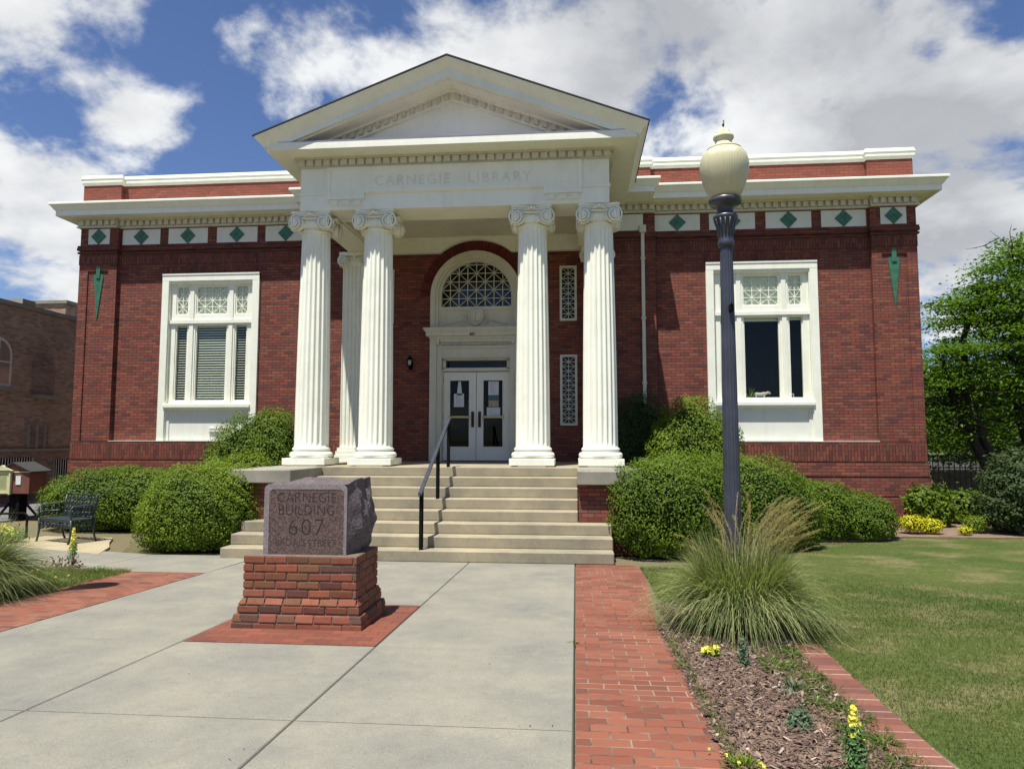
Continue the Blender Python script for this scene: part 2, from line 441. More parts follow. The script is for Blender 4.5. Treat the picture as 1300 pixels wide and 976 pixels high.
BR = [(0, (.13,.040,.032,1)), (.12, (.17,.052,.038,1)), (.3, (.225,.058,.040,1)), (.45, (.185,.068,.040,1)), (.6, (.24,.062,.042,1)), (.75, (.27,.088,.050,1)), (.86, (.20,.078,.048,1)), (.95, (.15,.052,.044,1)), (1, (.10,.038,.036,1))]
BRD = [(p, tuple(q*.8 for q in c[:3])+(1,)) for p, c in BR]
BRL = [(0, (.24,.068,.042,1)), (.5, (.29,.080,.048,1)), (1, (.19,.058,.040,1))]
M = dict(
    brick=brick('red_brick', .205, .0675, BR, (.050,.030,.026), jw=.011),
    soldier=brick('red_brick_soldier', .205, .0675, BRD, (.03,.018,.015), jw=.009, soldier=True),
    brickband=brick('red_brick_band', .205, .0675, BRD, (.03,.018,.015), jw=.009, offy=.03),
    brickpar=brick('parapet_brick', .205, .0675, BRL, (.09,.05,.04), jw=.009),
    paving=brick('paving_brick', .205, .105, [(0,(.165,.056,.034,1)),(.35,(.215,.072,.042,1)),(.8,(.25,.090,.052,1)),(1,(.13,.050,.034,1))], (.24,.20,.15), jw=.008, floor=True, stain=.3, jnoise=.02, mvar=.22, bump=.35),
    padbrick=brick('pad_brick', .205, .105, [(0,(.17,.054,.032,1)),(.5,(.22,.070,.041,1)),(1,(.145,.048,.032,1))], (.06,.045,.035), jw=.007, floor=True, stain=.4, jnoise=.015, bump=.35),
    neigh=brick('brown_brick', .205, .0675, [(0,(.27,.175,.115,1)),(.5,(.38,.25,.165,1)),(1,(.48,.33,.22,1))], (.30,.25,.20), jw=.010, stain=.6),
    neighlow=brick('brown_brick_dark', .205, .0675, [(0,(.20,.13,.09,1)),(.5,(.28,.185,.13,1)),(1,(.34,.23,.165,1))], (.18,.15,.125), jw=.010, stain=.5),
    concrete=concrete('concrete', (.205,.203,.178), warm=(1.10,1.05,.92)),
    joint=simple('joint_dirt', (.05,.045,.035), .95),
    steps=concrete('step_concrete', (.285,.258,.190), warm=(1.08,1.03,.92), patch=.28, spots=False),
    cap=concrete('cap_concrete', (.27,.255,.205), patch=.3, spots=False),
    pad=concrete('pale_concrete', (.35,.30,.19), spots=False),
    asphalt=concrete('asphalt', (.15,.148,.145), spots=False),
    white=paint('white_paint', (.81,.82,.70), .5, .22),
    stucco=paint('white_stucco', (.70,.71,.63), .8, .2, .5),
    trim=paint('cream_trim', (.60,.58,.47), .5, .3),
    whitedoor=paint('door_paint', (.72,.71,.62), .4, .12),
    green=simple('green_tile', (.035,.135,.075), .45, 0, .25, 9, .1),
    black=simple('black_iron', (.008,.008,.009), .75, 0, .3, 8, .1, spec=.06),
    lampblue=simple('lamp_paint', (.040,.046,.062), .38, 0, .3, 5, .08, 40),
    benchm=simple('bench_iron', (.022,.034,.038), .45, 0, .4, 9, .15),
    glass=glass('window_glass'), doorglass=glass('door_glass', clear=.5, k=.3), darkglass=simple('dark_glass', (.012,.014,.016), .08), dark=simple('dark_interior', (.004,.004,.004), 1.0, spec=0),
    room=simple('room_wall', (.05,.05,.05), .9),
    roof=simple('roof_shingle', (.035,.033,.032), .9, 0, .3, 20, .4), metal=simple('flashing', (.42,.36,.42), .35, .85, .1),
    brass=simple('push_bar', (.45,.38,.19), .4, .4), bronze=simple('bronze_handle', (.06,.035,.025), .4, .6),
    paper=simple('paper', (.62,.64,.66), .8, 0, .06), teal=simple('poster_teal', (.05,.13,.16), .7, 0, .5, 30), tan=simple('poster_tan', (.36,.30,.22), .7, 0, .5, 30),
    blind=simple('blind_slat', (.82,.86,.70), .6, 0, .04), inkfaint=simple('lettering_faint', (.048,.033,.032), .5), ink=simple('lettering_dark', (.012,.010,.010), .7),
    bark=simple('bark', (.032,.024,.018), .9, 0, .4, 12, .6, 40), twig=simple('twigs', (.020,.032,.008), 1.0, spec=.05),
    soil=simple('soil', (.17,.115,.075), .95, 0, .4, 5, .8, 60),
    globe=None, granite=None, lawn=None, mulch=tonemat('mulch_chips', .9, nscale=50), clay=tonemat('clay_bricks', .8, bump=.5),
    mortar=simple('pedestal_mortar', (.125,.100,.080), .95, 0, .3, 20, .4),
    hedge=leafmat('hedge_leaf', (.024,.060,.005), (.155,.22,.016)), hedge2=leafmat('hedge_leaf_yellow', (.036,.080,.006), (.20,.265,.018)),
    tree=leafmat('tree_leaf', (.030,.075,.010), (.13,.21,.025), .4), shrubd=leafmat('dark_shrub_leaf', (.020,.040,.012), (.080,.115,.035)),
    yellow=leafmat('golden_leaf', (.25,.27,.012), (.62,.55,.02)), petal=leafmat('yellow_petal', (.60,.52,.04), (.85,.80,.22), .25),
    silver=leafmat('silver_leaf', (.05,.09,.055), (.16,.21,.12)), snap=leafmat('snapdragon_leaf', (.045,.11,.035), (.12,.22,.07)),
    red=leafmat('red_leaf', (.06,.012,.015), (.16,.03,.03)),
    reed=leafmat('reed_blade', (.050,.090,.022), (.36,.37,.17), .35, .55), plume=leafmat('reed_plume', (.30,.23,.14), (.50,.41,.28), .4, .8),
    blade=leafmat('grass_blade', (.045,.088,.015), (.225,.23,.08), .35, .6), tuft=leafmat('tuft_leaf', (.030,.075,.012), (.13,.19,.03), .3),
)
def special_mats():
    # lamp globe: ribbed, yellowed acrylic
    m, g, bs = new_mat('acrylic_globe'); bs.inputs['Base Color'].default_value = (.56, .55, .36, 1)
    bs.inputs['Roughness'].default_value = .28; bs.inputs['Subsurface Weight'].default_value = .35; bs.inputs['Subsurface Radius'].default_value = (.1, .1, .06)
    P = g.node('ShaderNodeTexCoord').outputs['Object']; x, y, z = g.sep(P)
    ang = g.m('ARCTAN2', y, x); w = g.m('SINE', g.m('MULTIPLY', ang, 90.0))
    n = g.noise(g.comb(g.m('MULTIPLY', x, 14), g.m('MULTIPLY', y, 14), g.m('MULTIPLY', z, 3)), 2, 4, .6)
    g.l.new(g.mix(g.mr(n, .35, .7), (.56, .53, .33, 1), (.62, .59, .38, 1)), bs.inputs['Base Color'])
    b = g.node('ShaderNodeBump'); b.inputs['Strength'].default_value = .45; b.inputs['Distance'].default_value = .004
    g.l.new(w, b.inputs['Height']); g.l.new(b.outputs[0], bs.inputs['Normal']); M['globe'] = m
    # granite, polished face and rough sides
    for key, lo, hi, ro, bu in (('granite', (.032,.021,.020), (.165,.108,.096), .30, 0), ('granite_rough', (.05,.040,.041), (.17,.135,.14), .8, 1.0), ('granite_border', (.14,.12,.12), (.25,.215,.215), .7, .2)):
        m, g, bs = new_mat(key); P = g.node('ShaderNodeNewGeometry').outputs['Position']
        v = g.node('ShaderNodeTexVoronoi'); v.inputs['Scale'].default_value = 120; g.l.new(P, v.inputs['Vector'])
        n = g.noise(P, 230, 3, .8); s_ = g.m('ADD', g.m('MULTIPLY', g.sep(v.outputs['Color'])[0], .6), g.m('MULTIPLY', n, .5))
        c = g.mix(g.mr(s_, .25, .85), c4(lo), c4(hi))
        c = g.mix(g.mr(g.noise(P, 6, 5, .7), .5, .75, 0, .35), c, g.mix(1.0, c, (.6, .5, .48, 1), 'MULTIPLY'))
        g.l.new(c, bs.inputs['Base Color']); bs.inputs['Roughness'].default_value = ro
        if bu:
            b = g.node('ShaderNodeBump'); b.inputs['Strength'].default_value = bu; b.inputs['Distance'].default_value = .012
            g.l.new(g.noise(P, 40, 6, .7), b.inputs['Height']); g.l.new(b.outputs[0], bs.inputs['Normal'])
        M[key] = m
    # lawn soil+thatch
    m, g, bs = new_mat('lawn'); P = g.node('ShaderNodeNewGeometry').outputs['Position']
    a = g.noise(P, .55, 6, .62); b_ = g.noise(P, 22, 5, .75); x, y, z = g.sep(P)
    st = g.noise(g.comb(x, g.m('MULTIPLY', y, 1.3), 0.0), 1.1, 5, .65)
    c = g.mix(g.mr(a, .35, .65), (.054, .088, .020, 1), (.086, .110, .029, 1))
    c = g.mix(g.mr(st, .48, .64, 0, .8), c, (.18, .16, .080, 1))
    c = g.mix(g.mr(b_, .3, .7), g.mix(1.0, c, (.5, .5, .45, 1), 'MULTIPLY'), g.mix(1.0, c, (1.35, 1.3, 1.25, 1), 'MULTIPLY'))
    g.l.new(c, bs.inputs['Base Color']); bs.inputs['Roughness'].default_value = .95; bs.inputs['Specular IOR Level'].default_value = .15
    b = g.node('ShaderNodeBump'); b.inputs['Strength'].default_value = .8; b.inputs['Distance'].default_value = .03
    g.l.new(b_, b.inputs['Height']); g.l.new(b.outputs[0], bs.inputs['Normal']); M['lawn'] = m
    # dry ground with sparse weeds
    m, g, bs = new_mat('dry_ground'); P = g.node('ShaderNodeNewGeometry').outputs['Position']
    a = g.noise(P, 2.5, 6, .7); b_ = g.noise(P, 40, 5, .75)
    c = g.mix(g.mr(a, .4, .6), (.16, .115, .07, 1), (.11, .12, .05, 1))
    c = g.mix(g.mr(b_, .3, .7), g.mix(1.0, c, (.5, .5, .5, 1), 'MULTIPLY'), g.mix(1.0, c, (1.5, 1.45, 1.4, 1), 'MULTIPLY'))
    g.l.new(c, bs.inputs['Base Color']); bs.inputs['Roughness'].default_value = .95
    b = g.node('ShaderNodeBump'); b.inputs['Strength'].default_value = .8; b.inputs['Distance'].default_value = .02
    g.l.new(b_, b.inputs['Height']); g.l.new(b.outputs[0], bs.inputs['Normal']); M['dry'] = m
special_mats()

def text(body, size, depth, name, mat, parent, loc, offset=0, spacing=1.0, sxy=(1,1), rx=90):
    cu = bpy.data.curves.new(name, 'FONT'); cu.body = body; cu.size = size; cu.extrude = depth; cu.offset = offset
    cu.align_x = 'CENTER'; cu.align_y = 'BOTTOM_BASELINE'; cu.space_character = spacing; cu.resolution_u = 4
    tmp = bpy.data.objects.new('tmp', cu); COL.objects.link(tmp)
    dg = bpy.context.evaluated_depsgraph_get()
    me = bpy.data.meshes.new_from_object(tmp.evaluated_get(dg)); me.name = name
    bpy.data.objects.remove(tmp); bpy.data.curves.remove(cu)
    me.transform(Matrix.Diagonal((sxy[0], sxy[1], 1, 1))); me.transform(Matrix.Rotation(R(rx), 4, 'X'))
    me.materials.clear(); me.materials.append(mat)
    o = bpy.data.objects.new(name, me); COL.objects.link(o); o.parent = parent; o.location = loc
    return o
# ================================================================== SETTING
def ground():
    m = MB()
    ys = [-60, -13, YS, 0, 40, 900]; xs = [-900, -14, 0, 14, 900]
    vs = [(x, y, gz(y)-.03) for y in ys for x in xs]; nx = len(xs)
    fs = [(j*nx+i, j*nx+i+1, (j+1)*nx+i+1, (j+1)*nx+i) for j in range(len(ys)-1) for i in range(nx-1)]
    m.add(vs, fs); tag(m.build('ground', M['dry']), kind='structure')
    # lawn on the right
    m = MB(); Z = lambda x, y: gz(y)-.012
    m.hprism([(4.13,-14.5),(16,-14.5),(16,-2.2),(8.6,-2.25),(7.9,-2.9),(6.4,-3.2),(4.9,-5.2),(3.25,-5.8),(3.25,-7.2),(3.16,-9.6),(3.3,-10.2),(4.13,-10.2)], lambda x, y: gz(y)-.1, Z)
    tag(m.build('lawn', M['lawn']), kind='structure')
    m = MB(); m.hprism([(9.9,1.2),(22,1.2),(26,18),(9.9,18)], -.02, .004); tag(m.build('back_lawn', M['lawn']), kind='structure')
    # concrete slabs
    m = MB(); j = .006
    xs = [-2.55, -.85, .75, 2.31]; jy = .007; ysl = [YS, -7.34, -9.05, -10.70, -12.33, -14.0, -15.7, -17.4]
    for a in range(3):
        for b in range(len(ysl)-1):
            if a == 1 and b == 2: continue
            y1, y0 = ysl[b]-(jy if b else 0), ysl[b+1]+jy; x0, x1 = xs[a]+j, xs[a+1]-j
            if a == 0 and b == 0: x0 = -2.55
            c = .006
            zz = lambda y: gz(y)+.004
            vs = [(x0,y0,zz(y0)-.08),(x1,y0,zz(y0)-.08),(x1,y1,zz(y1)-.08),(x0,y1,zz(y1)-.08),(x0,y0,zz(y0)-c),(x1,y0,zz(y0)-c),(x1,y1,zz(y1)-c),(x0,y1,zz(y1)-c),
                  (x0+c,y0+c,zz(y0)),(x1-c,y0+c,zz(y0)),(x1-c,y1-c,zz(y1)),(x0+c,y1-c,zz(y1))]
            m.add(vs, [(0,1,5,4),(1,2,6,5),(2,3,7,6),(3,0,4,7),(4,5,9,8),(5,6,10,9),(6,7,11,10),(7,4,8,11),(8,9,10,11)])
    # crossing path to the left with joints
    zf = lambda x, y: gz(y)+.003
    xe = -2.556; 
    for k, (xa, xb) in enumerate([(-4.35,-2.556),(-6.2,-4.362),(-8.2,-6.212),(-10.4,-8.212)]):
        yt = lambda x: -5.50 if x > -3.2 else -5.50-(-3.2-x)*.02+max(0, (-3.2-x)-1.2)*.28
        m.hprism([(xa,-7.19+max(0,-xa-4.4)*.25),(xb,-7.19+max(0,-xb-4.4)*.25),(xb,yt(xb)),(xa,yt(xa))], lambda x, y: gz(y)-.05, zf)
    tag(m.build('walkway', M['concrete']), kind='structure')
    m = MB(); m.hprism([(-2.55,-17.5),(2.31,-17.5),(2.31,YS),(-2.55,YS)], lambda x, y: gz(y)-.08, lambda x, y: gz(y)-.001); tag(m.build('walkway_bed', M['joint']), kind='structure')
    m = MB(); m.hprism([(-7.9,-4.7),(-6.6,-5.15),(-5.2,-5.60),(-5.5,-4.9),(-5.85,-4.4),(-6.2,-3.8),(-7.6,-3.7)], -.05, .012); tag(m.build('bench_pad', M['pad']), kind='structure')
    # brick paving borders + pad under the sign
    m = MB(); top = lambda x, y: gz(y)+.002; bot = lambda x, y: gz(y)-.06
    m.hprism([(2.322,-17.4),(3.02,-17.4),(3.05,-12.7),(3.06,-11.3),(3.04,-10.2),(3.05,-9.6),(3.14,-8.2),(3.20,-7.2),(3.22,-6.4),(3.17,-5.80),(2.322,-5.80)], bot, top)
    m.hprism([(-2.562,-7.20),(-3.0,-7.20),(-3.66,-7.17),(-3.62,-8.0),(-3.55,-9.0),(-3.5,-9.8),(-3.5,-17.4),(-2.562,-17.4)], bot, top)
    tag(m.build('brick_paving', M['paving']), kind='structure')
    m = MB(); m.hprism([(-.842,-10.692),(.742,-10.692),(.742,-9.058),(-.842,-9.058)], bot, lambda x, y: gz(y)+.005)
    tag(m.build('brick_pad', M['padbrick']), kind='structure')
    # planting beds
    m = MB(); m.hprism([(3.03,-14.5),(4.14,-14.5),(4.14,-10.2),(4.3,-9.4),(3.9,-8.7),(3.3,-8.9),(3.05,-9.8),(3.03,-11.3)], bot, lambda x, y: gz(y)-.006)
    tag(m.build('planting_bed', M['soil']), kind='structure')
    m = MB(); m.hprism([(-3.5,-14),(-3.5,-9.8),(-3.56,-9.0),(-3.64,-8.0),(-3.68,-7.22),(-4.4,-7.22),(-5.4,-6.98),(-6.6,-6.6),(-7.5,-8),(-7.5,-14)], bot, lambda x, y: gz(y)-.004)
    tag(m.build('planting_bed', M['dry']), kind='structure')
    m = MB(); m.hprism([(5.8,-2.95),(7.5,-2.75),(8.5,-2.2),(16,-2.15),(16,.6),(10.1,.6),(10.1,-.06),(4,-.06),(4,-2)], -.05, .006); tag(m.build('foundation_bed', M['soil']), kind='structure')
    # lane beside the building
    m = MB(); m.hprism([(-13.4,-4.2),(-10.4,-1.4),(-10.7,0.2),(-10.7,40),(-13.8,40),(-15,-2)], -.05, .012); tag(m.build('road', M['asphalt']), kind='structure')
ground()

def edging():
    m = MB(); rnd = random.Random(3); y = -10.26; k = 0
    while y > -14.2:
        t = (y+10.3)/-2.4; x0 = 4.03-.155*t+rnd.uniform(-.006,.006); w = .222
        tone = rnd.choice([(.24,.095,.066),(.27,.11,.075),(.22,.085,.06),(.19,.08,.06),(.28,.115,.078)]); m.col = tone
        z = gz(y)+.010+rnd.uniform(-.003,.003)
        m.bbox(x0, x0+w, y-.097, y, z-.07, z, .005); m.col = (.46,.40,.32); m.box(x0+.006, x0+w-.006, y-.1080, y-.0960, z-.07, z-.0005); y -= .1075
    return tag(m.build('brick_edging', M['clay']), kind='structure')
edging()

# ================================================================== LIBRARY
LIB = thing('library_building', 'red brick library with white columned portico and pediment', 'building')
HX, PIN = 10.01, 9.02
FL = 1.322
def wings():
    for s in (1, -1):
        P = LIB
        # brick wall panel with the window opening (front face Y=.113)
        wx0, wx1, wz0, wz1 = 5.35, 7.84, 1.79, 5.905
        m = MB()
        m.prism([[(4.2,1.79),(9.02,1.79),(9.02,7.10),(4.2,7.10)], [(wx0,wz0+.004),(wx0,wz1),(wx1,wz1),(wx1,wz0+.004)]], .113, .45)
        # corner pier with sunk panel, inner pier
        m.prism([[(9.02,1.79),(HX,1.79),(HX,7.10),(9.02,7.10)], [(9.24,1.80),(9.24,6.02),(9.78,6.02),(9.78,1.80)]], 0, .03)
        m.box(9.02, HX, .03, .6, 1.79, 7.10)
        m.box(3.96, 4.2, 0, .45, 1.79, 7.10); m.box(3.2, 3.86, 0, .45, 1.79, 7.10); m.box(3.86, 3.96, .03, .45, 1.79, 7.10)
        m.box(HX-.4, HX, .6, 14, 0, 7.10)                                   # side wall
        m.box(3.2, HX, 13.6, 14, 0, 7.10)
        # stepped base with recessed joints
        for (z0, z1, pr) in ((-.1,.13,-.05),(.155,.57,-.03),(.60,.995,-.03),(1.03,1.325,-.03)):
            m.box(3.2, HX-pr, pr, .5, z0, z1)
            m.box(3.2, HX-.02, .02, .5, z1, z1+.06)
        m.build('brick_wall', M['brick'], P, s)
        m = MB(); m.box(3.2, HX+.006, -.006, .5, 1.352, 1.72); m.build('soldier_course', M['soldier'], P, s); m = MB(); m.box(5.28, 7.91, .108, .2, 5.91, 6.12); m.build('flat_arch', M['soldier'], P, s); m = MB()
        m.box(4.206, 9.014, .095, .2, 6.17, 6.42); m.box(9.014, HX+.006, -.018, .2, 6.17, 6.42); m.box(3.2, 4.206, -.018, .2, 6.17, 6.42)
        m.build('soldier_course', M['soldier'], P, s)
        m = MB(); m.box(3.2, HX+.004, -.004, .5, 1.72, 1.786); m.build('header_course', M['brickband'], P, s); m = MB()
        for (x0, x1, y) in ((4.24,8.98,.113),(9.0,HX+.05,0),(3.2,4.22,0)):
            m.box(x0, x1, y-.028, .3, 6.455, 6.50); m.box(x0, x1, y-.055, .3, 6.53, 6.60); m.box(x0, x1, y-.03, .3, 6.60, 6.655)
        m.build('belt_course', M['brickband'], P, s)
        m = MB(); m.box(4.2, 9.03, -.01, .113, 1.786, 1.80); m.build('ledge_flashing', M['stucco'], P, s)
        # frieze panels and green tiles
        pn = [(4.15+.06,5.25,.113),(5.46,6.50,.113),(6.74,7.76,.113),(7.98,8.97,.113),(9.24,9.80,0),(3.36,3.93,0)]
        for (x0, x1, y) in pn:
            m = MB(); m.prism([[(x0,6.69),(x1,6.69),(x1,7.075),(x0,7.075)]], y-.010, y+.05); m.build('frieze_panel', M['stucco'], P, s)
            c = (x0+x1)/2; 
            if x0 < 3.5: continue
            m = MB()
            for (dx, dz) in ((0,.1),(.1,0),(0,-.1),(-.1,0)):
                h = .096; cx, cz = c+dx, 6.883+dz
                m.prism([[(cx-h,cz),(cx,cz-h),(cx+h,cz),(cx,cz+h)]], y-.034, y-.004)
            m.build('diamond_tile', M['green'], P, s)
        # green pendant ornament on the corner pier
        m = MB(); cx = 9.50
        m.prism([[(cx-.125,5.86),(cx,4.78),(cx+.125,5.86),(cx+.11,5.93),(cx-.11,5.93)]], .008, .04)
        m.prism([[(cx-.05,5.83),(cx+.05,5.83),(cx+.05,6.14),(cx-.05,6.14)]], -.014, .03)
        m.build('pendant_ornament', M['green'], P, s)
        # dentils
        m = MB()
        for (x0, x1, y) in ((4.2,9.02,.113),(9.02,HX,0),(3.2,4.2,0)):
            m.box(x0, x1+(.05 if x1 == HX else 0), y-.05, y+.3, 7.10, 7.335)
            if x1 == HX: m.box(HX, HX+.05, 0, 13.9, 7.10, 7.335)
            n = max(1, round((x1-x0)/.165)); st = (x1-x0)/n
            for i in range(n):
                m.box(x0+i*st+.035, x0+(i+1)*st-.03, y-.115, y-.045, 7.155, 7.275)
            m.box(x0, x1+(.12 if x1 == HX else 0), y-.135, y-.04, 7.28, 7.336); m.box(x0, x1+(.07 if x1 == HX else 0), y-.07, y-.04, 7.103, 7.14)
        for i in range(80): m.box(HX+.045, HX+.115, .05+i*.17, .15+i*.17, 7.155, 7.275)
        m.build('dentil_band', M['trim'], P, s)
        # cornice
        prof = [(-.35,7.34),(.30,7.332),(.33,7.315),(.395,7.315),(.395,7.435),(.405,7.44),(.42,7.455),(.445,7.49),(.475,7.54),(.515,7.575),(.515,7.615),(.50,7.628),(-.35,7.66)]
        m = MB(); m.sweep([(2.9,-.45),(3.72,-.45),(3.72,0.0),(HX,0.0),(HX,14)], prof[::-1]); m.build('cornice', M['white'], P, s)
        # parapet with coping
        m = MB(); m.box(3.0, HX-.03, .115, .5, 7.62, 8.21); m.box(8.99, HX-.02, .0, .5, 7.62, 8.205); m.box(3.0, 4.12, .0, .5, 7.62, 8.205); m.box(HX-.38, HX-.02, .5, 14, 7.62, 8.205)
        m.build('parapet', M['brickpar'], P, s)
        cp = [(-.5,8.2),(.02,8.2),(.03,8.26),(.045,8.27),(.045,8.33),(.06,8.36),(.06,8.372),(.05,8.38),(.03,8.45),(-.5,8.47)]
        m = MB(); m.sweep([(3.0,0),(4.12,0),(4.12,.113),(8.99,.113),(8.99,0),(HX-.02,0),(HX-.02,14)], cp[::-1]); m.build('coping', M['white'], P, s)
        # downspout
        m = MB(); m.bbox(3.87, 3.95, -.07, -.005, 2.0, 6.62, .01); m.bbox(3.83, 3.99, -.11, 0, 6.62, 6.80, .015)
        for z in (3.1, 4.6, 6.0): m.box(3.855, 3.965, -.08, 0, z, z+.04)
        m.build('downspout', M['trim'], P, s)
        # flat roof
        m = MB(); m.box(2.9, HX-.4, .5, 13.6, 7.7, 7.8); m.build('roof', M['roof'], P, s)
        # interior: dim room behind the window
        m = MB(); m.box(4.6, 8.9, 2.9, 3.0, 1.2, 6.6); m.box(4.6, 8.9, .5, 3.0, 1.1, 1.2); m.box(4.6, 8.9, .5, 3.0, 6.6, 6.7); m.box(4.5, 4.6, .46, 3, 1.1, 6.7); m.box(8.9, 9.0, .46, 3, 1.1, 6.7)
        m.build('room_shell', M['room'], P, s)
        window(s)
def stars(m, x0, x1, z0, z1, nx, nz, y0, y1, w=.014, wd=.011):
    for i in range(nx):
        for k in range(nz):
            a, b = x0+(x1-x0)*i/nx, x0+(x1-x0)*(i+1)/nx; c, d = z0+(z1-z0)*k/nz, z0+(z1-z0)*(k+1)/nz
            cx, cz = (a+b)/2, (c+d)/2
            m.bar((a,c), (b,d), wd, y0+.002, y1-.002); m.bar((a,d), (b,c), wd, y0+.004, y1-.004)
            m.bar((cx,c), (cx,d), w, y0, y1); m.bar((a,cz), (b,cz), w, y0+.001, y1-.001)
            if i: m.bar((a,c), (a,d), w, y0, y1)
            if k: m.bar((a,c), (b,c), w, y0+.001, y1-.001)
            m.lathe(0, 0, [(.001,0),(.001,0)], 3) if False else None
            r = .02; m.prism([[(cx+r*math.cos(t*math.pi/4), cz+r*math.sin(t*math.pi/4)) for t in range(8)]], y0-.004, y1-.004)
def window(s):
    C = 6.595; wr = sub('window', LIB)
    tag(wr, 'tall white window with '+('dark bare glass' if s == 1 else 'lowered horizontal blinds'))
    X = lambda d: C+d
    m = MB()
    H = 1.245; z0, z1 = 1.80, 5.90
    # casing, two steps
    for d0, d1, y0, y1, zt in ((1.075,H,.055,.30,z1),(1.06,1.12,.085,.30,z1-.12)):
        m.box(X(-d1), X(-d0), y0, y1, z0, zt); m.box(X(d0), X(d1), y0, y1, z0, zt)
    m.box(X(-H), X(H), .053, .30, 5.735, z1); m.box(X(-1.12), X(1.12), .087, .30, 5.66, 5.745)
    m.box(X(-H)-.0, X(H)+.0, .040, .30, 5.875, 5.915)
    # mullions
    for sg in (-1, 1):
        m.box(X(sg*.41), X(sg*.60), .16, .30, 2.70, 5.68); m.box(X(sg*.455), X(sg*.555), .135, .2, 2.70, 5.68)
        m.box(X(sg*.925), X(sg*1.08), .16, .30, 2.70, 5.68)
    # horizontal members
    m.box(X(-1.08), X(1.08), .158, .30, 4.66, 4.90); m.box(X(-1.07), X(1.07), .115, .2, 4.68, 4.76); m.box(X(-1.08), X(1.08), .158, .3, 5.62, 5.70)
    m.box(X(-1.08), X(1.08), .158, .30, 2.68, 2.76)
    # inner beads
    for (a, b) in ((-.925,-.60),(-.41,.41),(.60,.925)):
        for (c, d) in ((2.76,4.66),(4.90,5.62)):
            t = .03
            m.box(X(a), X(a+t), .18, .24, c, d); m.box(X(b-t), X(b), .18, .24, c, d); m.box(X(a+t), X(b-t), .18, .24, c, c+t); m.box(X(a+t), X(b-t), .18, .24, d-t, d)
    m.build('window_frame', M['white'], wr, s)
    m = MB(); m.bbox(X(-1.10), X(1.10), .015, .30, 2.60, 2.69, .01); m.box(X(-1.08), X(1.08), .06, .3, 2.55, 2.605); m.build('sill', M['white'], wr, s)
    m = MB(); m.box(X(-1.06), X(1.06), .145, .30, 1.80, 2.56)
    m.box(X(-1.06), X(-.98), .125, .2, 1.80, 2.56); m.box(X(.98), X(1.06), .125, .2, 1.80, 2.56); m.box(X(-.98), X(.98), .13, .2, 2.47, 2.56)
    if s == -1: m.box(X(-.55), X(-.05), .10, .15, 2.02, 2.06); m.box(X(-.55), X(-.05), .11, .15, 2.09, 2.11)
    m.build('apron_panel', M['stucco'], wr, s)
    for (a, b, n) in ((-.895,-.63,1),(-.38,.38,2),(.63,.895,1)):
        m = MB(); stars(m, X(a), X(b), 4.93, 5.59, n, 2, .185, .215); m.build('lattice', M['white'], wr, s)
    m = MB()
    for (a, b) in ((-.925,-.60),(-.41,.41),(.60,.925)):
        for (c, d) in ((2.76,4.66),(4.90,5.62)): m.sheet(X(a), X(b), .225, c, d)
    m.build('pane', M['glass'], wr, s)
    if s == -1:
        for (a, b, tilt) in ((-.90,-.62,.012),(-.39,.39,.019),(.62,.90,.014)):
            m = MB(); z = 2.80; 
            while z < 4.62:
                y = .262; m.hexa([(X(a),y-.022,z-tilt),(X(b),y-.022,z-tilt),(X(b),y+.022,z+tilt-.001),(X(a),y+.022,z+tilt-.001),(X(a),y-.022,z-tilt+.003),(X(b),y-.022,z-tilt+.003),(X(b),y+.022,z+tilt+.002),(X(a),y+.022,z+tilt+.002)]); z += .062
            m.box(X(a), X(b), .28, .33, 4.60, 4.655)
            m.build('blind', M['blind'], wr, s)
        m = MB(); m.box(X(-1), X(1), .25, .26, 4.85, 5.7); m.build('shade', M['blind'], wr, s)
    else:
        m = MB(); m.box(X(-.40), X(.40), .29, .33, 4.56, 4.65); m.box(X(-.92), X(-.61), .29, .33, 4.58, 4.65); m.box(X(.61), X(.92), .29, .33, 4.58, 4.65); m.build('shade_roll', M['blind'], wr, s)
        m = MB(); m.box(X(-1), X(1), .25, .26, 4.85, 5.7); m.build('shade', M['blind'], wr, s)
wings()

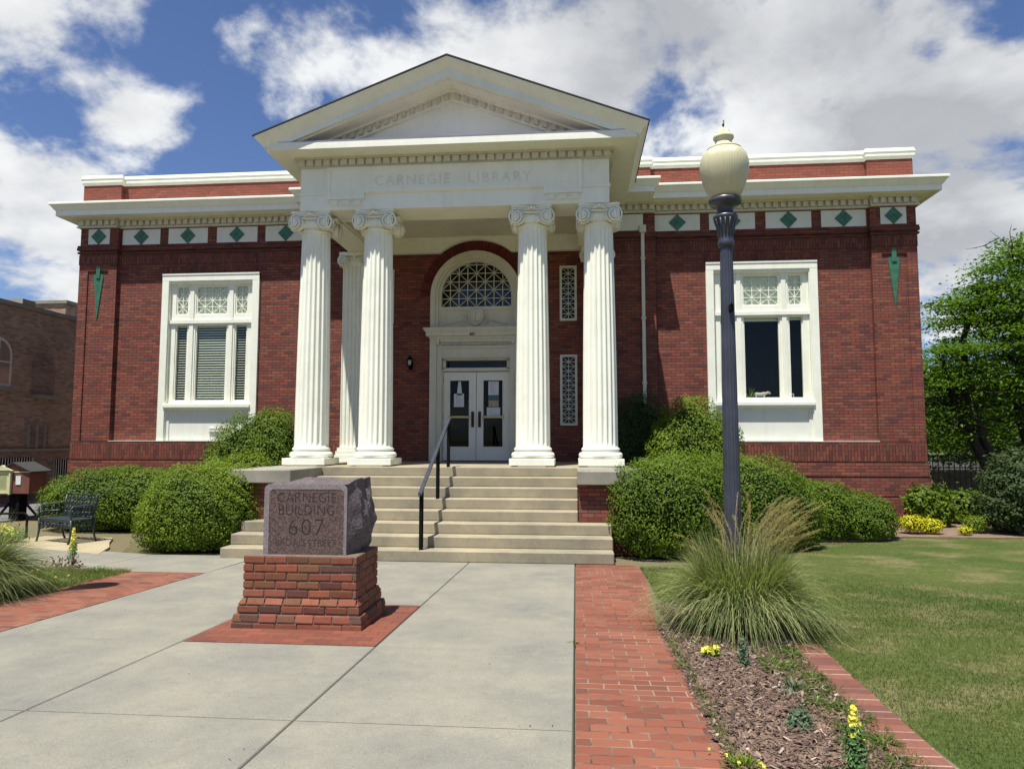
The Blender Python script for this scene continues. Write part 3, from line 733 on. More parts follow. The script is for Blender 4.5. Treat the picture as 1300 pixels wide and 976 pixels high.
def center():
    ZC = 5.22
    # central wall with arch and slit window openings
    arch = lambda r, n=28, z=ZC: [(r*math.cos(t), z+r*math.sin(t)) for t in [math.pi*i/n for i in range(n+1)]]
    m = MB()
    hole = [(1.06,FL+.01)]+arch(1.06)+[(-1.06,FL+.01)]
    sl = [(1.98,2.38,4.595,5.90),(1.98,2.38,2.155,3.80)]
    holes = [hole]
    for (a, b, c, d) in sl:
        holes.append([(a,c),(b,c),(b,d),(a,d)]); holes.append([(-b,c),(-a,c),(-a,d),(-b,d)])
    m.prism([[(-3.2,FL),(3.2,FL),(3.2,7.3),(-3.2,7.3)]]+holes, .05, .45)
    m.box(-3.2, 3.2, .3, .45, -.1, FL-.01)
    m.build('brick_wall', M['brick'], LIB)
    m = MB(); m.box(-3.18, 3.18, 13.6, 14, 0, 7.6); m.build('rear_wall', M['brick'], LIB)
    m = MB(); pts = []
    n = 44
    for i in range(n):
        a0, a1 = math.pi*(i+.08)/n, math.pi*(i+.92)/n
        q = [(math.cos(a0)*1.085, ZC+math.sin(a0)*1.085), (math.cos(a0)*1.335, ZC+math.sin(a0)*1.335), (math.cos(a1)*1.335, ZC+math.sin(a1)*1.335), (math.cos(a1)*1.085, ZC+math.sin(a1)*1.085)]
        c_ = random.choice([(.14,.022,.016),(.18,.028,.018),(.11,.02,.016),(.16,.03,.02)]); m.col = c_
        m.prism([q], .035+random.uniform(-.003,.003), .08)
    m.build('brick_arch', M['clay'], LIB)
    for sx in (1, -1):
        for (a, b, c, d) in sl:
            wr = sub('slit_window', LIB); m = MB(); t = .055
            m.prism([[(a,c),(b,c),(b,d),(a,d)], [(a+t,c+t),(a+t,d-t),(b-t,d-t),(b-t,c+t)]], .03, .2); m.build('window_frame', M['trim'], wr, sx)
            m = MB(); n = max(3, round((d-c-2*t)/.235)); stars(m, a+t, b-t, c+t, d-t, 1, n, .07, .10); m.build('lattice', M['trim'], wr, sx)
            m = MB(); m.sheet(a+t, b-t, .13, c+t, d-t); m.build('pane', M['glass'], wr, sx)
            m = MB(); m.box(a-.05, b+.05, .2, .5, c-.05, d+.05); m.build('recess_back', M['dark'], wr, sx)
    # entrance
    E = sub('entrance_frame', LIB)
    m = MB()
    ring = lambda r0, r1, y0, y1: m.prism([arch(r1)+arch(r0)[::-1]], y0, y1)
    ring(.97, 1.085, -.02, .2); ring(.90, .985, .02, .22); ring(.84, .91, .08, .24)
    for sg in (-1, 1):
        m.box(sg*.97, sg*1.085, -.02, .2, 4.45, ZC); m.box(sg*.90, sg*.985, .02, .22, 4.45, ZC); m.box(sg*.84, sg*.91, .08, .24, 4.45, ZC)
    m.box(-.9, .9, .07, .25, 4.90, 4.975)
    m.build('arch_moulding', M['trim'], E)
    m = MB(); m.box(-.95, .95, .10, .3, 4.43, 4.92)
    m.build('lunette_panel', M['trim'], E)
    # shield with open book and foliage scrolls
    m = MB(); sh = [(-.17,4.90),(.17,4.90),(.19,4.84),(.175,4.70),(.11,4.57),(0,4.50),(-.11,4.57),(-.175,4.70),(-.19,4.84)]
    m.prism([sh], .050, .11); sh2 = [(x*.78, 4.72+(z-4.72)*.80) for x, z in sh]; m.prism([sh, [(x*.86, 4.72+(z-4.72)*.88) for x, z in sh][::-1]], .030, .06)
    for sg in (-1, 1):
        m.hexa([(sg*.005,.02,4.62),(sg*.12,.040,4.66),(sg*.12,.07,4.66),(sg*.005,.07,4.62),(sg*.005,.02,4.82),(sg*.12,.040,4.86),(sg*.12,.07,4.86),(sg*.005,.07,4.82)] if sg == 1 else
               [(-.12,.040,4.66),(-.005,.02,4.62),(-.005,.07,4.62),(-.12,.07,4.66),(-.12,.040,4.86),(-.005,.02,4.82),(-.005,.07,4.82),(-.12,.07,4.86)])
        for (r, cx, cz) in ((.07,.27,4.63),(.045,.25,4.74)):
            m.tube([(sg*(cx+r*(1-t/16)*math.cos(t*.7)), .10, cz+r*(1-t/16)*math.sin(t*.7)) for t in range(14)], .018, 6)
        m.tube([(sg*(.20+.55*t), .10, 4.74-.19*t**.6) for t in [i/10 for i in range(11)]], .018, 6)
    m.build('shield_ornament', M['trim'], E)
    # fanlight
    F = sub('fanlight', LIB); m = MB(); Rr = .86; y0, y1 = .12, .15; cell = .21
    m.prism([arch(.90)+[(-.90,4.95),(.90,4.95)]], .30, .31) if False else None
    def clipbar(a, b, w):
        # clip to inside of arch shape
        N = 24; P = [(a[0]+(b[0]-a[0])*t/N, a[1]+(b[1]-a[1])*t/N) for t in range(N+1)]
        ins = [p for p in P if (p[1] <= ZC and abs(p[0]) < Rr and p[1] >= 4.97) or (p[1] > ZC and math.hypot(p[0], p[1]-ZC) < Rr)]
        if len(ins) > 1: m.bar(ins[0], ins[-1], w, y0, y1)
    zb = 4.975
    for i in range(-4, 5): clipbar((i*cell, zb), (i*cell, 6.2), .018)
    for k in range(1, 7):
        m.bar((-.9*0-(Rr if zb+k*.203 < ZC else math.sqrt(max(0, Rr**2-(zb+k*.203-ZC)**2))), zb+k*.203), ((Rr if zb+k*.203 < ZC else math.sqrt(max(0, Rr**2-(zb+k*.203-ZC)**2))), zb+k*.203), .016, y0+.002, y1-.002) if zb+k*.203 < ZC+Rr else None
    for i in range(-2, 2):
        for k in range(3):
            x0, x1, z0, z1 = i*2*cell, (i+1)*2*cell, zb+k*.406, zb+(k+1)*.406
            clipbar((x0,z0), (x1,z1), .014); clipbar((x0,z1), (x1,z0), .014)
    m.build('lattice', M['trim'], F)
    m = MB(); m.prism([arch(.90)+[(-.90,4.96),(.90,4.96)]], .18, .185); m.build('pane', M['glass'], F)
    # door surround
    m = MB()
    for sg in (-1, 1):
        m.box(sg*.93, sg*1.085, -.03, .3, FL, 4.20); m.box(sg*.81, sg*.94, .03, .3, FL, 4.20)
        m.box(sg*.84, sg*.915, .005, .05, 3.30, 3.44); m.box(sg*.825, sg*.925, -.01, .05, 3.44, 3.50)
        m.box(sg*.96, sg*1.055, -.045, 0, FL, FL+.22); m.box(sg*.86, sg*.90, .012, .05, 2.9, 3.28)
    m.box(-.82, .82, .06, .3, 3.74, 4.20); m.box(-.80, .80, .03, .1, 3.76, 3.80); m.box(-.82, .82, .02, .1, 3.98, 4.03)
    for i in range(30): m.box(-.80+i*.0545, -.80+i*.0545+.03, -.005, .06, 4.06, 4.12)
    m.box(-.93, .93, -.012, .1, 4.125, 4.20)
    prof = [(-.1,4.20),(.02,4.20),(.03,4.24),(.09,4.26),(.09,4.34),(.115,4.37),(.145,4.42),(.145,4.45),(-.1,4.47)]
    m.sweep([(-1.075,.3),(-1.075,-.03),(1.075,-.03),(1.075,.3)], prof[::-1])
    for sg in (-1, 1):      # consoles
        m.box(sg*.85, sg*.93, -.06, .05, 4.08, 4.20); m.tube([(sg*.85,-.03,4.10),(sg*.93,-.03,4.10)], .035, 10)
    m.box(-.80, .80, .12, .3, 3.44, 3.52); m.box(-.80, .80, .12, .3, 3.70, 3.75); m.box(-.80, -.73, .12, .3, 3.50, 3.72); m.box(.73, .80, .12, .3, 3.50, 3.72)
    m.box(-.81, -.79, .1, .3, FL, 3.45); m.box(.79, .81, .1, .3, FL, 3.45)
    m.build('door_surround', M['trim'], E)
    m = MB(); m.sheet(-.74, .74, .20, 3.50, 3.72); m.build('transom_pane', M['glass'], E)
    text('607', .085, .004, 'house_number', M['ink'], E, (-.06, -.124, 4.262), offset=.002)
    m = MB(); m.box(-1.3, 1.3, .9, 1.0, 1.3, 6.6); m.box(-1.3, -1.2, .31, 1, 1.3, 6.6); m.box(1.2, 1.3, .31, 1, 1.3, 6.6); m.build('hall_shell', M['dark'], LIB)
    for sg in (-1, 1):
        D = sub('door', LIB); m = MB(); a, b = (.006, .785)
        X = lambda u: u*sg
        yd0, yd1 = .17, .215
        m.box(X(a), X(b), yd0, yd1, FL+.02, FL+.34); m.box(X(a), X(b), yd0, yd1, 3.225, 3.425)
        m.box(X(a), X(.172), yd0, yd1, FL+.34, 3.225); m.box(X(.625), X(b), yd0, yd1, FL+.34, 3.225)
        for (p, q, r_, t) in ((.150,.647,1.64,1.665),(.150,.647,3.222,3.247)): m.box(X(p), X(q), yd0-.012, yd0+.01, r_, t)
        m.box(X(.150), X(.172), yd0-.012, yd0+.01, 1.665, 3.222); m.box(X(.625), X(.647), yd0-.012, yd0+.01, 1.665, 3.222)
        m.build('door_leaf', M['whitedoor'], D)
        m = MB(); m.sheet(X(.17), X(.627), .195, 1.655, 3.23); m.build('pane', M['doorglass'], D)
        m = MB(); m.bbox(min(X(.155),X(.645)), max(X(.155),X(.645)), .10, .14, 2.33, 2.385, .006); m.box(X(.155), X(.185), .13, .175, 2.34, 2.38); m.box(X(.615), X(.645), .13, .175, 2.34, 2.38); m.build('push_bar', M['brass'], D)
        m = MB(); m.bbox(min(X(.05),X(.115)), max(X(.05),X(.115)), .145, .172, 2.12, 2.49, .008); m.tube([(X(.082),.145,2.17),(X(.082),.10,2.20),(X(.082),.10,2.42),(X(.082),.145,2.45)], .012, 8); m.build('handle', M['bronze'], D)
        for z in (1.62, 2.36, 3.22):
            m = MB(); m.tube([(X(.795),.155,z-.05),(X(.795),.155,z+.06)], .012, 8); m.build('hinge', M['bronze'], D)
center()

def portico():
    # porch slab, steps, cheeks
    m = MB()
    for i in range(8):
        zt = FL-.1652*i-.0 if i else FL
        zt = FL-i*FL/8; y = -3.50-.3268*i
        xr = 2.36 if i < 5 else 2.88; xl = -2.36 if i < 5 else -3.10
        if i == 0: m.bbox(-3.34, 3.34, y, .05, zt-FL/8, zt, .012)
        else: m.bbox(xl, xr, y, y+.40, zt-FL/8, zt, .012)
    m.box(-3.3, 3.3, -3.3, .05, -.1, FL-.17)
    m.build('steps', M['steps'], LIB)
    m = MB(); m.box(-3.335, 3.335, -3.35, -3.02, .0, FL-.168) ; m.build('porch_base', M['brick'], LIB)
    for sg in (-1, 1):
        xo = 3.42
        m = MB(); m.box(sg*2.372, sg*(xo-.08), -4.84, -3.36, 0, 1.10)
        ch = m.build('cheek_wall', M['brick'], LIB)
        m = MB(); m.bbox(min(sg*2.352, sg*xo), max(sg*2.352, sg*xo), -4.98, -3.515, 1.10, FL-.004, .012); m.build('cap', M['cap'], ch)
    # columns
    def flute_ring(r, n=20, per=10, d=.035):
        L = []
        for i in range(n*per):
            a = 2*math.pi*i/(n*per); t = (i % per)/per
            f = 0 if t < .16 else math.sin(math.pi*(t-.16)/.84)
            L.append((a, r-d*f))
        return L
    def column(x, first):
        c = sub('column', LIB); c.location = (x, -2.917, FL)
        m = MB(); m.bbox(-.4165, .4165, -.4165, .4165, .02, .145, .006); m.box(-.25, .25, -.40, .40, 0, .02); m.build('plinth', M['white'], c)
        m = MB(); pr = [(.40,.145)]+[(.355+.055*math.sin(t), .205-.06*math.cos(t)) for t in [math.pi*i/8 for i in range(9)]]+[(.352,.268),(.338,.285)]+[(.333+.028*math.sin(t), .315-.03*math.cos(t)) for t in [math.pi*i/6 for i in range(7)]]+[(.325,.352)]
        m.lathe(0, 0, pr, 48); m.build('base', M['white'], c)
        # shaft with flutes, entasis
        m = MB(); zs = [.345,.37,.40,.45,.9,1.5,2.1,2.7,3.3,3.9,4.40,4.50,4.54,4.56]
        rb, rt = .326, .272; vs = []; fs = []; N = 200
        for z in zs:
            t = (z-.345)/4.215; r = rb+(rt-rb)*(t**1.6)
            k = 1.0
            if z <= .37: k = 0; r += .014*(1-(z-.345)/.025)
            elif z <= .40: k = .5
            if z >= 4.54: k = 0
            elif z >= 4.50: k = .6
            for (a, rr) in flute_ring(r, 20, 10, .030*k): vs.append((rr*math.cos(a), rr*math.sin(a), z))
        for j in range(len(zs)-1):
            for i in range(N):
                q = (i+1) % N; fs.append((j*N+i, j*N+q, (j+1)*N+q, (j+1)*N+i))
        m.add(vs, fs, True); m.build('shaft', M['white'], c)
        capital(c, 4.56)
        return c
    def volute(m, o, ang, flip, r=.15):
        """spiral disc facing direction ang (plan), centred at o"""
        n = Vector((math.cos(ang), math.sin(ang), 0)); u = Vector((-math.sin(ang), math.cos(ang), 0))*flip; w = Vector((0,0,1)); o = Vector(o)
        prof = [(r*.9,-.13),(r*.97,-.03),(r,-.012),(r*.96,0),(r*.86,-.034),(r*.55,-.032),(r*.3,-.012),(.001,.02)]
        N = 22; vs = []; fs = []
        for (rr, h) in prof:
            for i in range(N):
                a = 2*math.pi*i/N; vs.append(o+u*rr*math.cos(a)+w*rr*math.sin(a)+n*h)
        for j in range(len(prof)-1):
            for i in range(N):
                q = (i+1) % N; f = (j*N+i, j*N+q, (j+1)*N+q, (j+1)*N+i)
                fs.append(f if flip > 0 else tuple(reversed(f)))
        m.add(vs, fs, True)
        pts = []; rad = []
        for k in range(46):
            t = k/45; a = math.pi*.5-t*math.pi*4.6; rr = r*.90*(1-t)**.85+.014
            pts.append(o+u*rr*math.cos(a)*-1+w*rr*math.sin(a)+n*(.016+.022*t)); rad.append(.020*(1-.5*t))
        m.tube(pts, rad, 7)
        m.lathe(0,0,[(0.001,0),(0.001,0)],3) if False else None
        e = o+n*.022; vs = [e+u*.03*math.cos(a)+w*.028*math.sin(a) for a in [2*math.pi*i/8 for i in range(8)]]+[e+n*.03]
        m.add(vs, [(i, (i+1) % 8, 8) if flip > 0 else ((i+1) % 8, i, 8) for i in range(8)], True)
    def capital(c, z):
        m = MB()
        m.lathe(0, 0, [(.272,z-.01),(.300,z),(.305,z+.02),(.29,z+.035),(.285,z+.05),(.33,z+.10),(.345,z+.14),(.33,z+.19),(.28,z+.23)], 40)
        for i in range(20):        # eggs
            a = 2*math.pi*(i+.5)/20; x, y = .318*math.cos(a), .318*math.sin(a)
            m.lathe(x, y, [(.002,z+.05),(.02,z+.065),(.028,z+.095),(.026,z+.125),(.012,z+.145)], 8)
        # volutes: two per face
        for k in range(4):
            fa = math.pi/2*k
            for sgn in (-1, 1):
                lat = fa+math.pi/2
                ox = .365*math.cos(fa)+sgn*.285*math.cos(lat); oy = .365*math.sin(fa)+sgn*.285*math.sin(lat)
                volute(m, (ox, oy, z+.150), fa-sgn*R(-15)*1, 1 if sgn < 0 else -1)
            # canal between the volutes
            pts = [Vector((.33*math.cos(fa)+t*math.cos(fa+math.pi/2), .33*math.sin(fa)+t*math.sin(fa+math.pi/2), z+.265-.03*math.cos(t/.25*math.pi/2))) for t in [i/10*.25-.25/2*1 if False else (-.26+.052*i) for i in range(11)]]
            m.tube(pts, .024, 6); m.tube([p+Vector((.01*math.cos(fa), .01*math.sin(fa), .04)) for p in pts], .013, 6)
            # palmette on the abacus
            px, py = .39*math.cos(fa), .39*math.sin(fa)
            for dz, rr, off in ((.315,.040,0),(.295,.030,-.055),(.295,.030,.055),(.27,.024,-.10),(.27,.024,.10)):
                qx, qy = px+off*math.cos(fa+math.pi/2), py+off*math.sin(fa+math.pi/2)
                m.lathe(qx, qy, [(.002,z+dz-rr),(rr*.8,z+dz-rr*.5),(rr,z+dz),(rr*.7,z+dz+rr*.6),(.002,z+dz+rr)], 8)
        # abacus with concave sides
        pl = []
        for k in range(4):
            a0 = math.pi/2*k-math.pi/4
            for i in range(9):
                t = i/8; 
                c0 = Vector((math.cos(a0), math.sin(a0)))*.50; c1 = Vector((math.cos(a0+math.pi/2), math.sin(a0+math.pi/2)))*.50
                if i == 0: pl.append((c0+(c1-c0)*.06)[:])
                elif i == 8: pl.append((c0+(c1-c0)*.94)[:])
                else:
                    p = c0+(c1-c0)*(.06+.88*t); nrm = -(c0+c1).normalized(); p = p+nrm*.055*math.sin(math.pi*t); pl.append(p[:])
        pl = [(x*1.06, y*1.06) for x, y in pl]; m.hprism(pl, z+.295, z+.325); m.hprism([(x*1.04, y*1.04) for x, y in pl], z+.326, z+.372)
        m.box(-.30, .30, -.30, .30, z+.18, z+.30)
        m.build('capital', M['white'], c)
    c0 = column(-2.796, True)
    for x in (-1.525, 1.525, 2.796):
        k = copy_tree(c0, LIB); k.location = (x, -2.917, FL)
    # wall pilasters with fluted faces
    for sg in (-1, 1):
        p = sub('pilaster', LIB); cx = sg*2.85
        m = MB(); m.box(cx-.38, cx+.38, -.38, .05, FL, FL+.15); m.box(cx-.36, cx+.36, -.36, .05, FL+.15, FL+.24); m.box(cx-.33, cx+.33, -.33, .05, FL+.24, FL+.32); m.build('base', M['white'], p)
        m = MB(); pts = []
        w = .285; n = 6; y = -.28; st = 2*w/n
        pts.append((cx-w, .05)); pts.append((cx-w, y))
        for i in range(n):
            a = cx-w+i*st
            pts.append((a+.018, y))
            for t in range(1, 6): pts.append((a+.018+(st-.036)*t/6, y+.03*math.sin(math.pi*t/6)))
            pts.append((a+st-.018, y))
        pts.append((cx+w, y)); pts.append((cx+w, .05))
        m.hprism(pts, FL+.32, 5.92); m.build('shaft', M['white'], p)
        m = MB(); m.box(cx-.285, cx+.285, -.29, .05, 5.92, 6.17); m.box(cx-.36, cx+.36, -.36, .05, 6.16, 6.245)
        for t in (-1, 1):
            volute(m, (cx+t*.27, -.36, 6.04), -math.pi/2+t*R(20), -1 if t > 0 else 1, .135)
            volute(m, (cx+t*.34, -.22, 6.04), (0 if t > 0 else math.pi), 1, .13)
        m.tube([(cx-.24,-.32,6.11),(cx,-.33,6.08),(cx+.24,-.32,6.11)], .02, 6)
        m.lathe(cx, -.34, [(.002,6.10),(.03,6.13),(.035,6.17),(.02,6.21),(.002,6.23)], 8)
        m.build('capital', M['white'], p)
    # entablature
    EH, YF, ZB, ZT = 2.99, -3.297, 6.252, 7.09
    m = MB()
    m.box(-EH, EH, YF, -2.54, ZB, ZT+.25)
    m.box(-EH, -2.43, -2.54, .05, ZB, ZT+.25); m.box(2.43, EH, -2.54, .05, ZB, ZT+.25)
    arc = [(1.338*math.cos(t), 5.22+1.338*math.sin(t)) for t in [math.pi*i/40 for i in range(41)]]
    arc = [q for q in arc if q[1] > ZB+.01]; ax = math.sqrt(1.338**2-(ZB-5.22)**2)
    m.prism([[(-2.43,ZB),(-ax,ZB)]+arc[::-1]+[(ax,ZB),(2.43,ZB),(2.43,6.62),(-2.43,6.62)]], -.10, .05)
    for (y0, y1, z0, z1, e) in ((YF-.022, YF, 6.555, 6.60, .022), (YF-.012, YF, 6.60, 6.62, .012)):
        m.box(-EH-e, EH+e, y0, y1+.01, z0, z1)
        for sg in (-1, 1): m.box(sg*EH-.0, sg*(EH+e), y1+.01, .02, z0, z1)
    # small step moulds seen from below on the inner faces
    m.box(-2.43, 2.43, -2.54, -2.50, 6.30, 6.36); m.box(-2.43, -2.39, -2.5, -.1, 6.30, 6.36); m.box(2.39, 2.43, -2.5, -.1, 6.30, 6.36); m.box(-2.40, 2.40, -.14, -.101, 6.565, 6.62)
    m.build('entablature', M['white'], LIB)
    m = MB(); m.box(-2.42, 2.42, -2.53, .04, 6.625, 6.70); m.build('porch_ceiling', M['trim'], LIB)
    # inscription tablet with dropped ends
    T = sub('inscription_tablet', LIB)
    out = [(-2.455,6.450),(-1.71,6.450),(-1.71,6.575),(1.755,6.575),(1.755,6.450),(2.483,6.450),(2.483,7.083),(-2.455,7.083)]
    inn = [(-2.38,6.515),(-1.775,6.515),(-1.775,6.64),(1.82,6.64),(1.82,6.515),(2.408,6.515),(2.408,7.05),(-2.38,7.05)]
    m = MB(); m.prism([out], YF-.03, YF-.0); m.prism([out, inn[::-1]], YF-.048, YF-.03)
    for cx in (-2.08, 2.12):
        m.box(cx-.33, cx+.33, YF-.02, YF+.01, 6.425, 6.447)
        for d in (-.23, 0, .23): m.hexa([(cx+d-.085,YF-.055,6.335),(cx+d+.085,YF-.055,6.335),(cx+d+.085,YF,6.335),(cx+d-.085,YF,6.335),(cx+d-.06,YF-.02,6.425),(cx+d+.06,YF-.02,6.425),(cx+d+.06,YF,6.425),(cx+d-.06,YF,6.425)])
    m.build('tablet', M['white'], T)
    text('CARNEGIE', .28, .006, 'lettering', M['stucco'], T, (-.77, YF-.034, 6.705), spacing=1.16, sxy=(1.0,1), offset=-.004)
    text('LIBRARY', .28, .006, 'lettering', M['stucco'], T, (.92, YF-.034, 6.705), spacing=1.20, sxy=(1.0,1), offset=-.004)
    for cx in (-2.08, 2.12):
        m = MB(); m.box(cx-.12, cx+.12, YF-.036, YF-.02, 6.66, 6.86); m.build('tablet_boss', M['white'], T)
    # dentils
    m = MB(); m.box(-EH-.03, EH+.03, YF-.03, .0, ZT, 7.285)
    n = 36; st = (2*EH+.1)/n
    for i in range(n): m.box(-EH-.05+i*st+.022, -EH-.05+(i+1)*st-.022, YF-.085, YF-.02, 7.125, 7.235)
    for sg in (-1, 1):
        for i in range(19): m.box(sg*(EH+.02), sg*(EH+.085), YF+i*st+.03, YF+(i+1)*st-.02, 7.125, 7.235)
    m.box(-EH-.1, EH+.1, YF-.105, 0, 7.24, 7.288)
    m.build('dentil_band', M['trim'], LIB)
    # horizontal cornice
    m = MB(); YC = YF-.50; EC = EH+.50
    m.box(-EC, EC, YC, 0.9, 7.281, 7.36); m.box(-EC+.12, EC-.12, YC+.002, YF+.3, 7.36, 7.42)
    m.build('cornice', M['white'], LIB)
    m = MB(); m.hexa([(-EC+.22,YC-.004,7.420),(EC-.22,YC-.004,7.420),(EC-.22,YF+.2,7.425),(-EC+.22,YF+.2,7.425),(-EC+.24,YC-.004,7.436),(EC-.24,YC-.004,7.436),(EC-.24,YF+.2,7.455),(-EC+.24,YF+.2,7.455)]); m.build('flashing', M['metal'], LIB)
    # pediment
    PD = sub('pediment', LIB)
    RX, RZ, AP = 3.677, 7.503, 8.90; k = (AP-RZ)/RX
    top = lambda x: AP-k*abs(x)
    m = MB(); m.prism([[(-3.2,7.40),(3.2,7.40),(0,8.62)]], YF+.05, .5); m.build('tympanum', M['white'], PD)
    def chevron(m, h0, h1, y0, y1, xe, zmin=7.362):
        # outline between roof line -h0 and roof line -h1, clipped at z>=zmin
        def xat(h): return min(xe, (AP-h-zmin)/k)
        xo, xi = xat(h0), xat(h1)
        lo = max(top(xo)-h1, zmin)
        P = [(-xo, max(top(xo)-h0, zmin)), (0, AP-h0), (xo, max(top(xo)-h0, zmin))]
        if top(xo)-h0 > zmin+.001: P.append((xo, lo))
        P += [(xi, max(top(xi)-h1, zmin))] if xi < xo-.001 else []
        P += [(0, AP-h1)]
        P += [(-xi, max(top(xi)-h1, zmin))] if xi < xo-.001 else []
        if top(xo)-h0 > zmin+.001: P.append((-xo, lo))
        m.prism([P[::-1]], y0, y1)
    m = MB()
    chevron(m, .17, .325, YC-.003, YF+.1, EC+.004)           # raking fascia
    chevron(m, .300, .36, YC+.06, YF+.06, EC-.3, 7.42)
    chevron(m, .33, .40, YF-.13, YF+.08, 3.0, 7.42); chevron(m, .40, .545, YF-.02, YF+.08, 3.0, 7.42)
    m.build('raking_cornice', M['white'], PD)
    m = MB(); chevron(m, .36, .395, YF-.082, YF-.05, 2.9, 7.43)
    st = .168; L = 3.0
    for sg in (-1, 1):
        x = .06
        while x < 2.55:
            c_, s_ = 1/math.sqrt(1+k*k), k/math.sqrt(1+k*k)
            x0, x1 = x, x+.085; za, zb = AP-k*x0, AP-k*x1
            if zb-.50 > 7.43:
                q = [(sg*x0, za-.50), (sg*x1, zb-.50), (sg*x1, zb-.395), (sg*x0, za-.395)]
                m.prism([q if sg > 0 else q[::-1]], YF-.085, YF+.0)
            x += st
    m.build('dentil_band', M['trim'], PD)
    # cyma: front + eaves, swept as curved profile
    m = MB(); prof = [(0,.175),(.012,.165),(.03,.14),(.06,.105),(.10,.07),(.135,.035),(.15,.005)]
    def station(o, dn): return o, dn
    for j in range(len(prof)-1):
        (o0, h0), (o1, h1) = prof[j], prof[j+1]
        def pts(o, h): 
            X = EC+.03+o; y = YC-o
            zc = RZ-h
            return [(-X, .6, zc), (-X, y, zc), (0, y, AP-h), (X, y, zc), (X, .6, zc)]
        A, B = pts(o0, h0), pts(o1, h1)
        vs = A+B; m.add(vs, [(i, i+1, 5+i+1, 5+i) for i in range(4)], False)
    m.build('cyma_moulding', M['white'], PD)
    for sg in (-1, 1):
        m = MB(); m.box(sg*(EC-.01), sg*(EC+.03), YC, .6, 7.30, 7.36); m.build('eave_board', M['white'], PD)
    # roof sheets
    m = MB(); X = RX+.012; y0 = -3.965
    for sg in (-1, 1):
        vs = [(0,y0,AP+.005),(sg*X,y0,RZ-.004),(sg*X,1.6,RZ-.004),(0,1.6,AP+.005),(0,y0,AP+.030),(sg*X,y0,RZ+.018),(sg*X,1.6,RZ+.018),(0,1.6,AP+.030)]
        fs = [(0,3,2,1),(4,5,6,7),(0,1,5,4),(1,2,6,5),(2,3,7,6)]
        m.add(vs, fs if sg > 0 else [tuple(reversed(f)) for f in fs])
    m.build('roof', M['roof'], PD)
    m = MB(); m.box(-EC, EC, YF+.06, .5, 7.36, 7.40); m.box(-3.4, 3.4, .6, 1.6, 7.3, 7.6); m.build('attic_board', M['roof'], PD)
portico()
#==OBJECTS==
# ================================================================== FOLIAGE HELPERS
def leaf_quads(C, N, size, rng, fold=.25, aspect=.6):
    """diamond leaves centred at C (n,3), facing roughly N"""
    n = len(C); N = N/np.linalg.norm(N, axis=1, keepdims=True).clip(1e-6)
    T = rng.normal(size=(n, 3)); T -= N*(T*N).sum(1, keepdims=True); T /= np.linalg.norm(T, axis=1, keepdims=True).clip(1e-6)
    B = np.cross(N, T); s = (size*rng.uniform(.65, 1.35, n))[:, None]
    v = np.empty((n, 4, 3)); f = fold*s
    v[:, 0] = C-T*s; v[:, 1] = C+B*s*aspect+N*f*.5; v[:, 2] = C+T*s; v[:, 3] = C-B*s*aspect+N*f*.5
    return v.reshape(-1, 3), np.arange(n*4, dtype=np.int32).reshape(n, 4)
def blob_points(blobs, n, rng, depth=.14, rough=.06, power=1.0, zmin=.03):
    """points and normals scattered through the outer layer of a union of ellipsoids"""
    area = np.array([b[3]*b[4]+b[4]*b[5]+b[3]*b[5] for b in blobs]); pick = rng.choice(len(blobs), n*2, p=area/area.sum())
    Bm = np.array(blobs)[pick]
    d = rng.normal(size=(n*2, 3)); d /= np.linalg.norm(d, axis=1, keepdims=True)
    q = np.sign(d)*np.abs(d)**power; 
    if power != 1.0: q /= (np.abs(q)**(2/power)).sum(1, keepdims=True)**(power/2)
    ph = np.array(blobs)[pick][:, :3]
    lump = rough*.95*(np.sin(d[:, 0]*7+ph[:, 0]*5)*np.cos(d[:, 1]*6+ph[:, 1]*3)+.7*np.sin(d[:, 2]*11+d[:, 0]*9+ph[:, 0])+.5*np.sin(d[:, 1]*19+d[:, 2]*17))
    rad = 1+lump-depth*rng.random(n*2)**1.6+.03*rng.normal(size=n*2)
    P = Bm[:, :3]+q*Bm[:, 3:6]*rad[:, None]
    keep = P[:, 2] > zmin
    for i, b in enumerate(blobs):
        inside = (((P-np.array(b[:3]))/np.array(b[3:6]))**2).sum(1) < .62
        keep &= ~(inside & (pick != i))
    P = P[keep][:n]; Nn = (q/Bm[:, 3:6])[keep][:n]
    depthf = (rad-1)[keep][:n]
    return P, Nn, depthf
def core_mesh(m, blobs, k=.82, seg=14, power=1.0):
    for b in blobs:
        vs = []; fs = []; n1, n2 = seg, seg*2
        for i in range(n1+1):
            t = math.pi*i/n1
            for j in range(n2):
                p = 2*math.pi*j/n2; d = (math.sin(t)*math.cos(p), math.sin(t)*math.sin(p), math.cos(t))
                d = [math.copysign(abs(q)**power, q) for q in d]
                r = k*(1+.04*math.sin(5*p+3*t)+.03*math.sin(9*t+2*p))
                vs.append((b[0]+d[0]*b[3]*r, b[1]+d[1]*b[4]*r, max(-.02, b[2]+d[2]*b[5]*r)))
        for i in range(n1):
            for j in range(n2):
                q = (j+1) % n2; fs.append((i*n2+j, (i+1)*n2+j, (i+1)*n2+q, i*n2+q))
        m.add(vs, fs, True)
